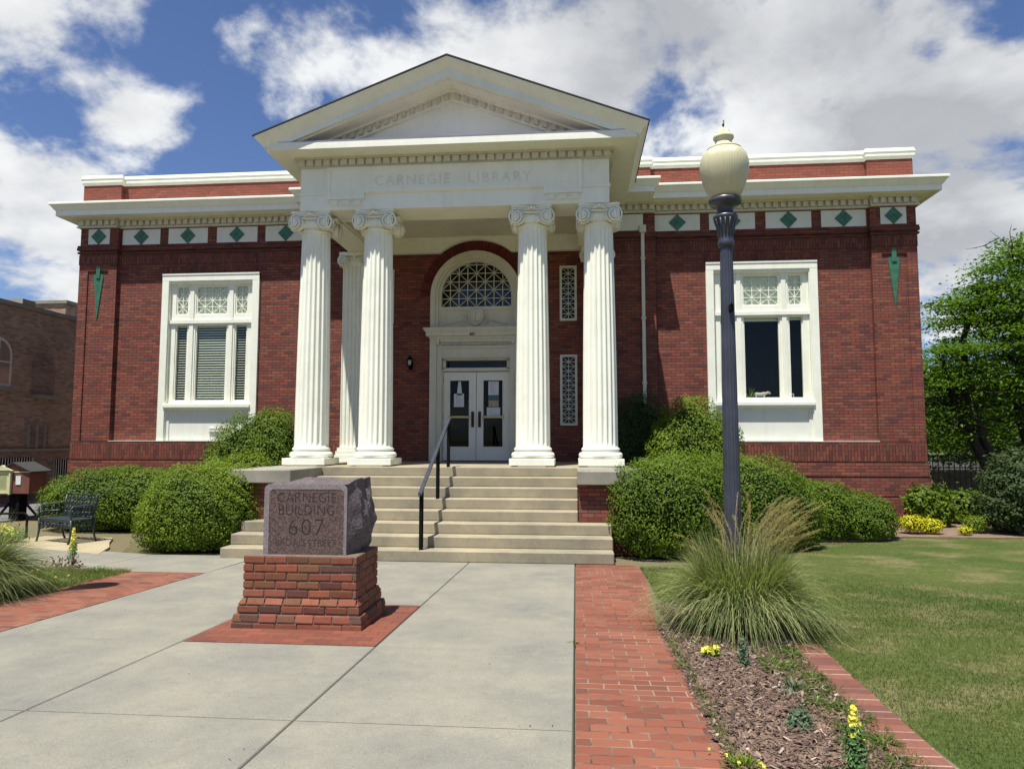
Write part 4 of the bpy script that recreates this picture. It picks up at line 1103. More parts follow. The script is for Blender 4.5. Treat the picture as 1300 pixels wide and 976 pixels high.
def bush(name, label, cat, loc, blobs, n, leaf, mat, seed, power=1.0, depth=.14, rough=.05, group=None, sprigs=34, tip=None):
    """blobs relative to loc"""
    rng = np.random.default_rng(seed)
    t = thing(name, label, cat, loc, group=group)
    n = int(n*2.2) if leaf < .03 and depth < .2 else int(n*1.3); leaf = leaf*(.86 if leaf < .03 else 1)
    P, Nn, dp = blob_points(blobs, n, rng, depth, rough, power)
    Nn = Nn/np.linalg.norm(Nn, axis=1, keepdims=True)+rng.normal(size=P.shape)*.42+np.array([0, -.1, .45])
    # shoots sticking out of the clipped surface
    k = rng.choice(len(P), sprigs, replace=False); sh = []; shn = []
    for i in k:
        L = rng.uniform(.03, .13); dr = Nn[i]/np.linalg.norm(Nn[i])+np.array([0, 0, .5]); dr /= np.linalg.norm(dr)
        for s in np.linspace(.2, 1, 6): sh.append(P[i]+dr*L*s+rng.normal(size=3)*.008); shn.append(dr+rng.normal(size=3)*.7)
    P = np.vstack([P, np.array(sh)]); Nn = np.vstack([Nn, np.array(shn)])
    v, f = leaf_quads(P, Nn, leaf, rng)
    # patches of lighter new growth, plus leaf by leaf variation
    w = .5+.25*np.sin(P[:, 0]*4.1+seed)*np.sin(P[:, 1]*3.7+1)+.25*np.sin(P[:, 2]*5+P[:, 0]*2)
    tone = np.clip(.2+.45*w*(.4+.6*rng.random(len(P)))+.25*rng.random(len(P))**2, 0, 1)
    np_mesh('foliage', v, f, mat, t, np.repeat(tone[:, None], 3, 1))
    m = MB(); core_mesh(m, blobs, .80-depth*.3, 12, power); m.build('branches', M['twig'], t)
    if tip is not None:
        pass
    return t
Yb = 'clipped boxy shrubs'
# ---- front shrubs, left of the steps
bush('clipped_shrub', 'large rounded clipped green shrub left of the steps, nearest the sign', 'shrub', (-3.95,-4.75,0), [(-.05,0,.62,.92,.80,.80),(.38,.05,.66,.66,.66,.74),(-.3,-.1,.45,.72,.65,.6)], 15000, .021, M['hedge2'], 1, .88, group='clipped shrubs')
bush('clipped_shrub', 'low wide clipped shrub behind the iron bench', 'shrub', (-7.1,-2.35,0), [(-.35,0,.52,1.2,.8,.70),(.55,.05,.55,.95,.8,.70),(.0,.1,.6,.8,.7,.68)], 13000, .024, M['hedge'], 2, .9, group='clipped shrubs')
bush('clipped_shrub', 'tall glossy shrub under the window with blinds beside the first column', 'shrub', (-4.25,-2.1,0), [(-.1,0,1.15,.98,.75,1.22),(.35,0,1.3,.68,.7,1.18),(-.55,0,.9,.62,.6,.95)], 15000, .026, M['hedge'], 3, .92, group='clipped shrubs')
bush('clipped_shrub', 'narrow reddish tipped shrub between the round shrub and the cheek wall', 'shrub', (-3.95,-3.35,0), [(.05,0,.9,.62,.45,.72),(-.5,0,.8,.5,.45,.72)], 5000, .022, M['hedge2'], 4, group='clipped shrubs')
# ---- right of the steps
bush('clipped_shrub', 'big boxy clipped shrub touching the right end of the steps', 'shrub', (3.78,-4.75,0), [(-.05,0,.72,.92,.72,.80),(.25,.1,.75,.82,.7,.85)], 17000, .021, M['hedge'], 5, .78, group='clipped shrubs')
bush('clipped_shrub', 'round clipped shrub behind the lamp post', 'shrub', (5.45,-3.85,0), [(-.1,0,.68,.88,.72,.88),(.4,.1,.55,.62,.6,.70),(-.5,.3,.85,.6,.5,.72)], 14000, .021, M['hedge'], 6, .88, group='clipped shrubs')
bush('clipped_shrub', 'low sloping shrub running down toward the brick corner', 'shrub', (7.35,-2.35,0), [(-.55,0,.45,.85,.7,.62),(.15,0,.33,.78,.65,.52),(-1.05,0,.6,.5,.5,.58)], 12000, .024, M['hedge'], 7, .95, group='clipped shrubs')
bush('clipped_shrub', 'tall bright green shrub below the dark window', 'shrub', (4.75,-1.75,0), [(-.1,0,1.5,.78,.62,1.22),(.35,0,1.3,.62,.6,1.08),(-.5,.0,1.3,.55,.55,1.05)], 12000, .026, M['hedge2'], 8, .95, .16, group='clipped shrubs')
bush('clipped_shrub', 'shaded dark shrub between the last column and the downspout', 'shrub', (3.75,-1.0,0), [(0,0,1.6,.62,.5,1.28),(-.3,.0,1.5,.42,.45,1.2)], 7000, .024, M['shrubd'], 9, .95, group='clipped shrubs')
# ---- shrubs by the fence
bush('dark_shrub', 'dark green shrub at the right edge in front of the iron fence', 'shrub', (11.2,-1.6,0), [(0,0,.85,.95,.8,.85),(.5,.2,.9,.9,.8,.85),(-.2,.1,.5,.8,.7,.55)], 13000, .030, M['shrubd'], 10, depth=.3, rough=.10, sprigs=250)
bush('leafy_shrub', 'loose leafy shrub at the brick corner by the fence', 'shrub', (9.75,-.45,0), [(0,0,.50,.48,.35,.36),(.15,0,.32,.40,.35,.30),(-.15,0,.62,.26,.25,.2)], 1500, .042, M['hedge'], 11, depth=.5, rough=.15)
bush('leafy_shrub', 'loose leafy shrub in the middle of the iron fence', 'shrub', (10.75,.15,0), [(0,0,.40,.55,.35,.32),(.35,0,.35,.4,.35,.36)], 1600, .042, M['hedge'], 12, depth=.5, rough=.15)
bush('golden_shrub', 'bright yellow low shrub at the edge of the lawn', 'shrub', (8.98,-1.75,0), [(-.12,0,.20,.28,.22,.17),(.2,0,.16,.24,.2,.15)], 1500, .022, M['yellow'], 13, depth=.4)
bush('golden_shrub', 'small yellow tuft between the lawn and the fence shrubs', 'shrub', (9.75,-1.9,0), [(0,0,.09,.13,.1,.09)], 260, .02, M['yellow'], 14, depth=.4, sprigs=10)
bush('golden_shrub', 'yellow green shrub beside the dark shrub at the fence', 'shrub', (10.15,-1.5,0), [(0,0,.17,.24,.2,.18)], 900, .022, M['hedge2'], 15, depth=.4)

# ---- trees
def tree(label, loc, H, trunks, crown, n, leaf, mat, seed, name='broadleaf_tree', bare=False, lean=(0,0)):
    rng = np.random.default_rng(seed); t = thing(name, label, 'tree', loc)
    m = MB(); tips = []
    for (pts, r0, r1) in trunks:
        N = len(pts); m.tube(pts, [r0+(r1-r0)*i/(N-1) for i in range(N)], 9)
        P = [Vector(p) for p in pts]
        for k in range(9):
            u = rng.uniform(.35, 1)*(N-1); i = min(int(u), N-2); base = P[i].lerp(P[i+1], u-i)
            a = rng.uniform(0, 2*math.pi); L = rng.uniform(1.2, 2.8)*(1.1-.5*u/(N-1)); p = base.copy(); br = [p.copy()]
            d = Vector((math.cos(a), math.sin(a), rng.uniform(.15, .8))).normalized()
            for s in range(6):
                d = (d+Vector(rng.normal(size=3))*.18+Vector((0,0,-.02))).normalized(); p = p+d*L/6; br.append(p.copy())
                if s > 2: tips.append(p.copy())
                if s in (2, 3, 4):
                    q = p.copy(); b2 = [q.copy()]; d2 = (d+Vector(rng.normal(size=3))*.7).normalized()
                    for _ in range(4): d2 = (d2+Vector(rng.normal(size=3))*.2).normalized(); q = q+d2*L*.13; b2.append(q.copy())
                    m.tube(b2, [.016, .013, .010, .008, .004], 5); tips.append(q.copy())
            rr = (r0+(r1-r0)*u/(N-1))*.5; m.tube(br, [rr*(1-.85*i/6) for i in range(7)], 6)
    m.build('trunk', M['bark'], t)
    # foliage in flattened sprays
    C = []; Nn = []
    cl = []
    for (cx, cy, cz, rx, ry, rz, k) in crown:
        for _ in range(k):
            d = rng.normal(size=3); d /= np.linalg.norm(d); r = rng.random()**.33
            cl.append((cx+d[0]*rx*r, cy+d[1]*ry*r, cz+d[2]*rz*r))
    cl = np.array(cl); lv = np.array([c[2] for c in cl]); cl[:, 2] = np.round(lv/.42)*.42+rng.normal(size=len(cl))*.05; per = max(1, n//len(cl))
    for c in cl:
        s = rng.uniform(.25, .55); q = rng.normal(size=(per, 3))*np.array([s, s, s*.17])
        q[:, 2] -= .25*(q[:, 0]**2+q[:, 1]**2)
        C.append(c+q); Nn.append(rng.normal(size=(per, 3))*.5+np.array([0, 0, 1]))
    C = np.vstack(C); Nn = np.vstack(Nn); v, f = leaf_quads(C, Nn, leaf, rng, aspect=.5)
    cid = np.repeat(rng.random(len(cl)), per)
    tone = np.clip(.1+.45*cid+.45*rng.random(len(C)), 0, 1)
    np_mesh('crown', v, f, mat, t, np.repeat(tone[:, None], 3, 1)); return t
tree('broad green tree with leaning dark trunks behind the iron fence', (13.3,3.2,0), 8,
     [([(0,0,0),(-.15,0,.8),(-.5,.1,1.7),(-.9,.2,2.7),(-1.2,.2,4.0)], .16, .07), ([(.3,.2,0),(.1,.2,1.0),(-.35,.1,2.1),(-.7,.1,3.0),(-.6,.2,4.6),(0,.3,6.2)], .17, .05), ([(1.0,.2,0),(1.0,.2,1.2),(.75,.3,2.6),(.9,.3,4.4),(.8,.2,6.0),(1.0,.2,7.4)], .20, .02), ([(.5,.2,0),(.9,.4,1.5),(1.6,.4,3.4),(2.0,.3,5.5)], .14, .05)],
     [(.2,0,4.3,1.9,1.6,1.5,62),(1.4,0,5.4,1.9,1.6,1.7,66),(-.7,.3,3.3,1.1,1.3,.8,26),(2.6,0,4.0,1.6,1.6,2.0,45),(.9,.1,3.1,2.0,1.3,.6,24),(1.6,0,7.0,1.3,1.2,.9,32),(.3,0,5.8,1.2,1.0,.7,24),(-.5,0,5.3,.8,.6,.4,12),(-.9,.4,2.3,.9,1.0,.4,10),(1.2,1.4,2.0,2.2,.6,.7,22)], 54000, .052, M['tree'], 21)
tree('tree farther back filling the gap behind the fence', (17.5,9,0), 8, [([(0,0,0),(0,.1,2),(.2,0,4),(.1,.2,6)], .22, .08)], [(0,0,4.6,3.2,2.2,2.4,170),(-2.2,0,3.4,1.6,1.8,1.5,70),(-1.6,-1.2,2.0,2.6,1.2,.9,90)], 22000, .08, M['tree'], 22)
tree('dark tree standing beyond the back lawn', (14.2,13,0), 8, [([(0,0,0),(0,.1,2),(.2,0,4),(.1,.2,6)], .22, .08)], [(0,0,3.4,2.8,1.8,2.4,170),(2.6,0,2.4,2.4,1.6,1.7,120),(5.5,0,2.4,2.4,1.6,1.7,100)], 20000, .09, M['shrubd'], 23)

# ---- ornamental grasses
def grass_clump(label, loc, R0, H, nb, plumes, seed, pr=1.0):
    rng = np.random.default_rng(seed); t = thing('ornamental_grass', label, 'grass clump', loc, group='ornamental grass clumps')
    S = 7; V = []; F = []; T = []
    for i in range(nb):
        a = rng.uniform(0, 2*np.pi); b0 = rng.random()**.5*.28; L = H*rng.uniform(.75, 1.25); out = rng.uniform(.15, 1.0)**.8
        x0 = np.array([math.cos(a)*b0, math.sin(a)*b0, 0.]); a2 = a+rng.normal()*.45; dr = np.array([math.cos(a2), math.sin(a2), 0.])
        ts = np.linspace(0, 1, S); reach = R0*out*rng.uniform(.75, 1.15); droop = out**1.5*rng.uniform(.7, 1.25)
        z = L*(ts*(1.0-.18*out))-L*droop*.86*ts**2.9; z = np.maximum(z, .02+.02*rng.random())
        r = reach*ts**1.35; side = np.cross(dr, [0, 0, 1]); wv = np.sin(ts*3+rng.random()*6)*.02
        c = x0+dr*r[:, None]+side*wv[:, None]; c[:, 2] += z
        w = .0040*rng.uniform(.6, 1.3)*(1-ts**2.2*.9); tw = rng.uniform(-.8, .8); sd = side*math.cos(tw)+np.array([0, 0, 1])*math.sin(tw)*.5
        o = len(V)*0+i*S*2; V.append(np.stack([c-sd*w[:, None], c+sd*w[:, None]], 1).reshape(-1, 3))
        tn = np.clip(rng.random()**1.3+(.25 if rng.random() < .2 else 0), 0, 1)
        for k in range(S-1): F.append((o+2*k, o+2*k+1, o+2*k+3, o+2*k+2)); T.append(tn)
    np_mesh('blades', np.vstack(V), np.array(F), M['reed'], t, np.repeat(np.array(T)[:, None], 3, 1))
    V = []; F = []; T = []; ln = 0
    for i in range(plumes):
        a = rng.uniform(0, 2*np.pi); L = H*rng.uniform(1.05, 1.55); out = rng.uniform(.15, .75); dr = np.array([math.cos(a), math.sin(a), 0.])
        if pr > 1 and rng.random() < .5: dr = np.array([.9, .1, 0]); out = rng.uniform(.5, .95)
        ts = np.linspace(0, 1, 12); r = R0*out*ts**1.4; z = L*ts*(1-.12*out); z[-4:] -= np.array([.0, .015, .05, .11])*1.2; r[-4:] += np.array([0, .03, .05, .06])
        c = dr*r[:, None]+rng.normal(size=3)*np.array([.06, .06, 0]); c[:, 2] += z; side = np.cross(dr, [0, 0, 1])
        w = np.full(12, .0018); V.append(np.stack([c-side*w[:, None], c+side*w[:, None]], 1).reshape(-1, 3))
        for k in range(11): F.append((ln+2*k, ln+2*k+1, ln+2*k+3, ln+2*k+2)); T.append(.5)
        ln += 24
        # feathery head: short hairs round the last third
        for k in range(110):
            u = rng.uniform(7.4, 10.99); i0 = int(u); p = c[i0]+(c[i0+1]-c[i0])*(u-i0); d = rng.normal(size=3)*.5+(c[i0+1]-c[i0])/np.linalg.norm(c[i0+1]-c[i0]); d /= np.linalg.norm(d); q = p+d*rng.uniform(.02, .035)
            s = np.cross(d, [.3, .5, .8])*.0016; V.append(np.array([p-s, p+s, q+s*.4, q-s*.4])); F.append((ln, ln+1, ln+2, ln+3)); T.append(rng.random()); ln += 4
    np_mesh('plumes', np.vstack(V), np.array(F), M['plume'], t, np.repeat(np.array(T)[:, None], 3, 1))
    # dead heart of the clump
    m = MB(); m.lathe(0, 0, [(.30,0),(.27,.12),(.15,.25),(.02,.3)], 14); m.build('crown_base', M['twig'], t)
    return t
grass_clump('large fountain grass clump with tan plumes at the foot of the lamp post', (3.78,-9.75,gz(-9.75)-.01), .78, .92, 5200, 90, 31, 2)
grass_clump('fountain grass clump cut by the left edge of the photo', (-4.25,-9.2,gz(-9.2)-.01), .98, .92, 5200, 4, 32)

# ---- lawn blades (uncountable)
def lawn_blades():
    rng = np.random.default_rng(40); n = 280000
    u = rng.random(n); y = -13.8+10.7*u**1.9; x = 4.16+rng.random(n)*8.5
    near = rng.random(n) < .75; 
    keep = (x-2.33) < (y+16.3)*.92+.2; x = x[keep]; y = y[keep]
    k2 = (y < -5.4) | (x > 5.0); x, y = x[k2], y[k2]
    # strip left of the grass clump
    n2 = 9000; x2 = rng.uniform(3.22, 4.3, n2); y2 = rng.uniform(-9.3, -5.9, n2); x = np.r_[x, x2]; y = np.r_[y, y2]
    n = len(x); z = np.maximum(0, SL*(YS-y))-.014
    dist = y+16.3; h = rng.uniform(.014, .036, n)*(1+.0*dist); w = .0012+.00028*dist; a = rng.uniform(0, np.pi, n); lean = rng.normal(size=(n, 2))*.5
    V = np.empty((n, 3, 3)); V[:, 0] = np.stack([x-np.cos(a)*w, y-np.sin(a)*w, z], 1); V[:, 1] = np.stack([x+np.cos(a)*w, y+np.sin(a)*w, z], 1)
    V[:, 2] = np.stack([x+lean[:, 0]*h, y+lean[:, 1]*h, z+h], 1)
    dry = (np.sin(x*1.1+y*.6+1)+np.sin(x*.5-y*1.7)+np.sin(y*2.3+x*.9+2)*.7)/2.7
    t = np.clip(rng.random(n)*.5+np.clip(dry-.1, 0, 1)*1.1*rng.random(n)+.05, 0, 1)
    tag(np_mesh('grass', V.reshape(-1, 3), np.arange(n*3).reshape(n, 3), M['blade'], None, np.repeat(t[:, None], 3, 1)), kind='stuff')
lawn_blades()

def bed_xy(rng, n):
    y = -13.6+rng.random(n)*4.9; x0 = np.where(y > -9.8, 3.15, 3.04); x = x0+rng.random(n)*(4.06-x0-(-(y+10.3)).clip(0)*.065)
    return x, y
def mulch():
    rng = np.random.default_rng(50); n = 14000; x, y = bed_xy(rng, n); z = np.maximum(0, SL*(YS-y))+rng.uniform(-.008, .022, n)
    L = rng.uniform(.008, .030, n)*rng.uniform(.5, 1, n); w = L*rng.uniform(.18, .45, n); a = rng.uniform(0, 2*np.pi, n); tl = rng.normal(size=(n, 2))*.35
    T = np.stack([np.cos(a), np.sin(a), tl[:, 0]], 1); B = np.stack([-np.sin(a), np.cos(a), tl[:, 1]], 1); N = np.cross(T, B)
    C = np.stack([x, y, z], 1); V = np.empty((n, 8, 3)); h = (L*.12)[:, None]
    L = L[:, None]; w = w[:, None]
    for k, (i, j) in enumerate(((-1,-1),(1,-.7),(1,.7),(-1,1))):
        V[:, k] = C+T*L*i+B*w*j; V[:, k+4] = C+T*L*i*.95+B*w*j*.9+N*h
    F = np.array([(4,5,6,7),(0,1,5,4),(1,2,6,5),(2,3,7,6),(3,0,4,7)]); F = (F[None]+np.arange(n)[:, None, None]*8).reshape(-1, 4)
    pal = np.array([(.16,.10,.075),(.24,.16,.12),(.10,.065,.05),(.32,.24,.18),(.20,.13,.11),(.50,.42,.32)]); c = pal[rng.choice(6, n, p=[.28,.25,.22,.12,.1,.03])]*rng.uniform(.8, 1.2, (n, 1))
    tag(np_mesh('mulch', V.reshape(-1, 3), F, M['mulch'], None, np.repeat(c, 5, 0)), kind='stuff')
mulch()

# ---- small plants
def rosette(name, label, loc, n, L, w, mat, seed, group=None, droop=.6, cat='plant', spread=.05, up=.6, blooms=None):
    rng = np.random.default_rng(seed); t = thing(name, label, cat, loc, group=group); V = []; F = []; T = []
    for i in range(n):
        a = rng.uniform(0, 2*np.pi); l = L*rng.uniform(.6, 1.2); d = np.array([math.cos(a), math.sin(a), 0.]); o = d*rng.random()*spread+np.array([0, 0, 0.]); el = rng.uniform(up*.5, up*1.6)
        ts = np.linspace(0, 1, 4); c = o+d*(l*ts*math.cos(el))[:, None]; c[:, 2] += l*ts*math.sin(el)-l*droop*.5*ts**2.2; c[:, 2] = np.maximum(c[:, 2], .006)
        s = np.array([-d[1], d[0], 0])*w; ww = np.array([.6, 1, .8, .08])[:, None]
        k = len(V)*8; V.append(np.stack([c-s*ww, c+s*ww], 1).reshape(-1, 3)); tn = rng.random()
        for q in range(3): F.append((k+2*q, k+2*q+1, k+2*q+3, k+2*q+2)); T.append(tn)
    np_mesh('leaves', np.vstack(V), np.array(F), mat, t, np.repeat(np.array(T)[:, None], 3, 1))
    if blooms:
        P = []; 
        for i in range(blooms[0]):
            p = np.array([rng.normal()*spread*1.2, rng.normal()*spread*1.2, L*rng.uniform(.35, .9)])
            for k in range(7): P.append(p+rng.normal(size=3)*blooms[1]*.5)
        P = np.array(P); v, f = leaf_quads(P, rng.normal(size=P.shape)+np.array([0, -.8, .6]), blooms[1], rng, .1, .8)
        np_mesh('flowers', v, f, M['petal'], t, np.repeat(rng.random(len(P))[:, None], 3, 1))
    return t
def snap(label, loc, H, r, seed, leafm, flower_h=.0, fr=.03, red=False, nl=500):
    rng = np.random.default_rng(seed); t = thing('snapdragon', label, 'flower', loc); m = MB()
    for k in range(4 if flower_h else 5):
        a = k*1.7; m.tube([(0,0,0),(math.cos(a)*r*.25, math.sin(a)*r*.25, H*.5),(math.cos(a)*r*.3, math.sin(a)*r*.3, H*.85)], .003, 5)
    m.build('stem', M['hedge'], t)
    z = rng.random(nl)**.9*H; rr = r*(1-.55*z/H)*rng.random(nl)**.6; a = rng.uniform(0, 2*np.pi, nl)
    P = np.stack([rr*np.cos(a), rr*np.sin(a), z], 1); v, f = leaf_quads(P, np.stack([np.cos(a), np.sin(a), np.full(nl, .7)], 1)+rng.normal(size=(nl, 3))*.5, .014, rng, .2, .4)
    np_mesh('leaves', v, f, leafm, t, np.repeat(rng.random(nl)[:, None], 3, 1))
    if flower_h:
        nf = int(210*flower_h/.15); zz = H*.72+rng.random(nf)*flower_h; q = (zz-H*.72)/flower_h; rr = fr*(1-.75*q)*(.4+.6*rng.random(nf)); a = rng.uniform(0, 2*np.pi, nf)
        P = np.stack([rr*np.cos(a), rr*np.sin(a), zz], 1); v, f = leaf_quads(P, np.stack([np.cos(a), np.sin(a), np.full(nf, .3)], 1)+rng.normal(size=(nf, 3))*.4, .013, rng, .3, .8)
        np_mesh('flowers', v, f, M['petal'], t, np.repeat(rng.random(nf)[:, None], 3, 1))
    return t
G = lambda x, y: (x, y, gz(y)-.002)
rosette('leafy_weed', 'broad leaved green plant at the front of the left bed near its tip', G(-3.95,-7.35), 60, .13, .010, M['snap'], 92, spread=.08, up=.8)
rosette('leafy_weed', 'low yellow green plant beside the brick border in the left bed', G(-4.35,-7.75), 110, .12, .006, M['hedge2'], 93, spread=.14, up=.8, blooms=(4, .012))
rosette('leafy_weed', 'dark green spreading plant at the foot of the left grass clump', G(-3.75,-8.3), 120, .12, .007, M['tuft'], 94, spread=.14, up=.7)
rosette('pansy', 'yellow pansies at the front of the grass clump', G(3.34,-10.72), 90, .085, .008, M['snap'], 61, cat='flower', spread=.035, up=1.0, blooms=(9, .020))
snap('snapdragon with a small yellow top standing in front of the grass clump', G(3.52,-10.95), .20, .055, 62, M['silver'], .035, .022)
snap('snapdragon with a tall yellow spike at the bottom edge of the bed', G(3.60,-12.78), .24, .07, 63, M['snap'], .15, .038, nl=800)
snap('yellow snapdragon spike in the left bed in front of the bench', G(-4.62,-6.95), .34, .10, 64, M['snap'], .30, .05)
snap('blue green leafy plant in the middle of the mulch', G(3.545,-12.15), .10, .085, 65, M['silver'], 0, nl=700)
snap('grey leafy plant at the bottom of the mulch bed', G(3.44,-12.95), .10, .09, 66, M['silver'], 0, nl=500)
rosette('silver_plant', 'small grey green plant near the lawn edging bricks', G(3.72,-11.45), 40, .09, .006, M['silver'], 67, spread=.05, up=.9)
rosette('silver_plant', 'second small grey green plant a hand left of its twin', G(3.64,-11.62), 30, .07, .006, M['silver'], 68, spread=.04, up=.9)
rosette('marigold', 'small bright green plant with yellow dots at the bottom edge beside the brick paving', G(3.10,-12.72), 160, .07, .0035, M['hedge2'], 69, spread=.07, up=1.0, cat='flower', blooms=(5, .007))
rosette('weed', 'green weed where the brick paving meets the mulch', G(3.09,-11.05), 40, .09, .004, M['tuft'], 70, spread=.04)
rosette('weed', 'small weed growing in the joint between concrete and brick paving', G(2.30,-10.42), 30, .05, .004, M['tuft'], 71, spread=.03, up=.3)
tuft0 = None
tr = random.Random(5)
spots = [(3.72,-10.85),(3.83,-10.95),(3.90,-11.25),(3.84,-11.5),(3.76,-11.75),(3.88,-11.85),(3.93,-12.0),(3.80,-12.2),(3.90,-12.35),(3.72,-12.4),(3.95,-10.65),(3.86,-12.6),(3.78,-12.8),(3.99,-10.45),(3.70,-11.05),(3.88,-12.95)]
places = ['nearest the fountain grass','behind the grey plants','against the lawn edging, upper end','beside the second edging brick group','right of the grey plants','between two tufts at mid bed','touching the edging bricks','right of the blue green plant','touching the edging at the lower end','just behind the yellow snapdragon']
for i, (x, y) in enumerate(spots):
    if tuft0 is None: tuft0 = rosette('liriope_tuft', 'dark green strappy tuft in the row along the edging bricks', G(x, y), 60, .12, .0045, M['tuft'], 72, group='strappy tufts along the edging bricks', droop=.9, spread=.04)
    else:
        c = copy_tree(tuft0); c.location = G(x, y); c.rotation_euler = (0, 0, tr.uniform(0, 6)); s = tr.uniform(.75, 1.15); c.scale = (s, s, s)
# sparse weeds over beds (ground cover, uncountable)
def cover():
    rng = np.random.default_rng(80); n = 26000
    x = rng.uniform(-6.2, -3.56, n); y = -7.22-rng.random(n)**1.6*2.6-np.where(x < -4.4, -(x+4.4)*-.25*0, 0); k = (y < -7.2-.0*(x)) & (x < -3.58+(-7.2-y)*.045); x, y = x[k], y[k]
    n3 = 3500; x3 = rng.uniform(3.70, 4.0, n3); y3 = rng.uniform(-13.2, -10.4, n3); x = np.r_[x, x3]; y = np.r_[y, y3]
    n4 = 1200; y4 = rng.uniform(-13.2, -10.2, n4); x4 = 3.07+np.abs(rng.normal(size=n4))*.03; x = np.r_[x, x4]; y = np.r_[y, y4]
    n5 = 5200; a = rng.random((n5, 2)); x5 = -5.9+a[:, 0]*1.6; y5 = -5.45+a[:, 1]*2.0; k = (x5 > -5.15+(y5+5)*-.45) ; x = np.r_[x, x5[k]]; y = np.r_[y, y5[k]]; n5 = k.sum()
    n = len(x); z = np.maximum(0, SL*(YS-y))-.006; h = rng.uniform(.015, .06, n); h[:len(x)-n3-n4-int(n5)] *= 1.5; a = rng.uniform(0, np.pi, n); w = .0032; ln = rng.normal(size=(n, 2))*.6
    h[-n5:] *= .5
    V = np.empty((n, 3, 3)); V[:, 0] = np.stack([x-np.cos(a)*w, y-np.sin(a)*w, z], 1); V[:, 1] = np.stack([x+np.cos(a)*w, y+np.sin(a)*w, z], 1); V[:, 2] = np.stack([x+ln[:, 0]*h, y+ln[:, 1]*h, z+h], 1)
    t = rng.random(n); t[-n5:] = .8+.2*rng.random(n5)
    tag(np_mesh('ground_cover', V.reshape(-1, 3), np.arange(n*3).reshape(n, 3), M['blade'], None, np.repeat(t[:, None], 3, 1)), kind='stuff')
cover()
bush('flower_mound', 'mound of yellow flowers and red leaves beside the bench', 'flower', (-7.75,-4.55,0), [(0,0,.13,.45,.22,.16)], 900, .022, M['snap'], 81, depth=.5)
def flowers_left():
    rng = np.random.default_rng(82)
    for (nm, lab, x, y, z, mat, k, s) in (('pansy_cluster', 'yellow blooms left of the bench front leg', -7.55, -4.75, .25, M['petal'], 60, .03), ('red_foliage', 'dark red leaves behind the yellow blooms', -8.0, -4.5, .24, M['red'], 120, .03), ('red_foliage', 'dark red leaves around the yellow spike in the left bed', -4.75, -7.0, .10, M['red'], 90, .022)):
        t = thing(nm, lab, 'flower', (x, y, 0)); P = rng.normal(size=(k, 3))*np.array([.13, .08, .05])+np.array([0, 0, z]); v, f = leaf_quads(P, rng.normal(size=P.shape)+np.array([0, -.5, .8]), s, rng, .2, .7)
        np_mesh('petals', v, f, mat, t, np.repeat(rng.random(k)[:, None], 3, 1))
        m = MB()
        for q in range(9): m.tube([(P[q][0]*.3, P[q][1]*.3, 0), tuple(P[q])], .004, 5)
        m.build('stem', M['twig'], t)
flowers_left()

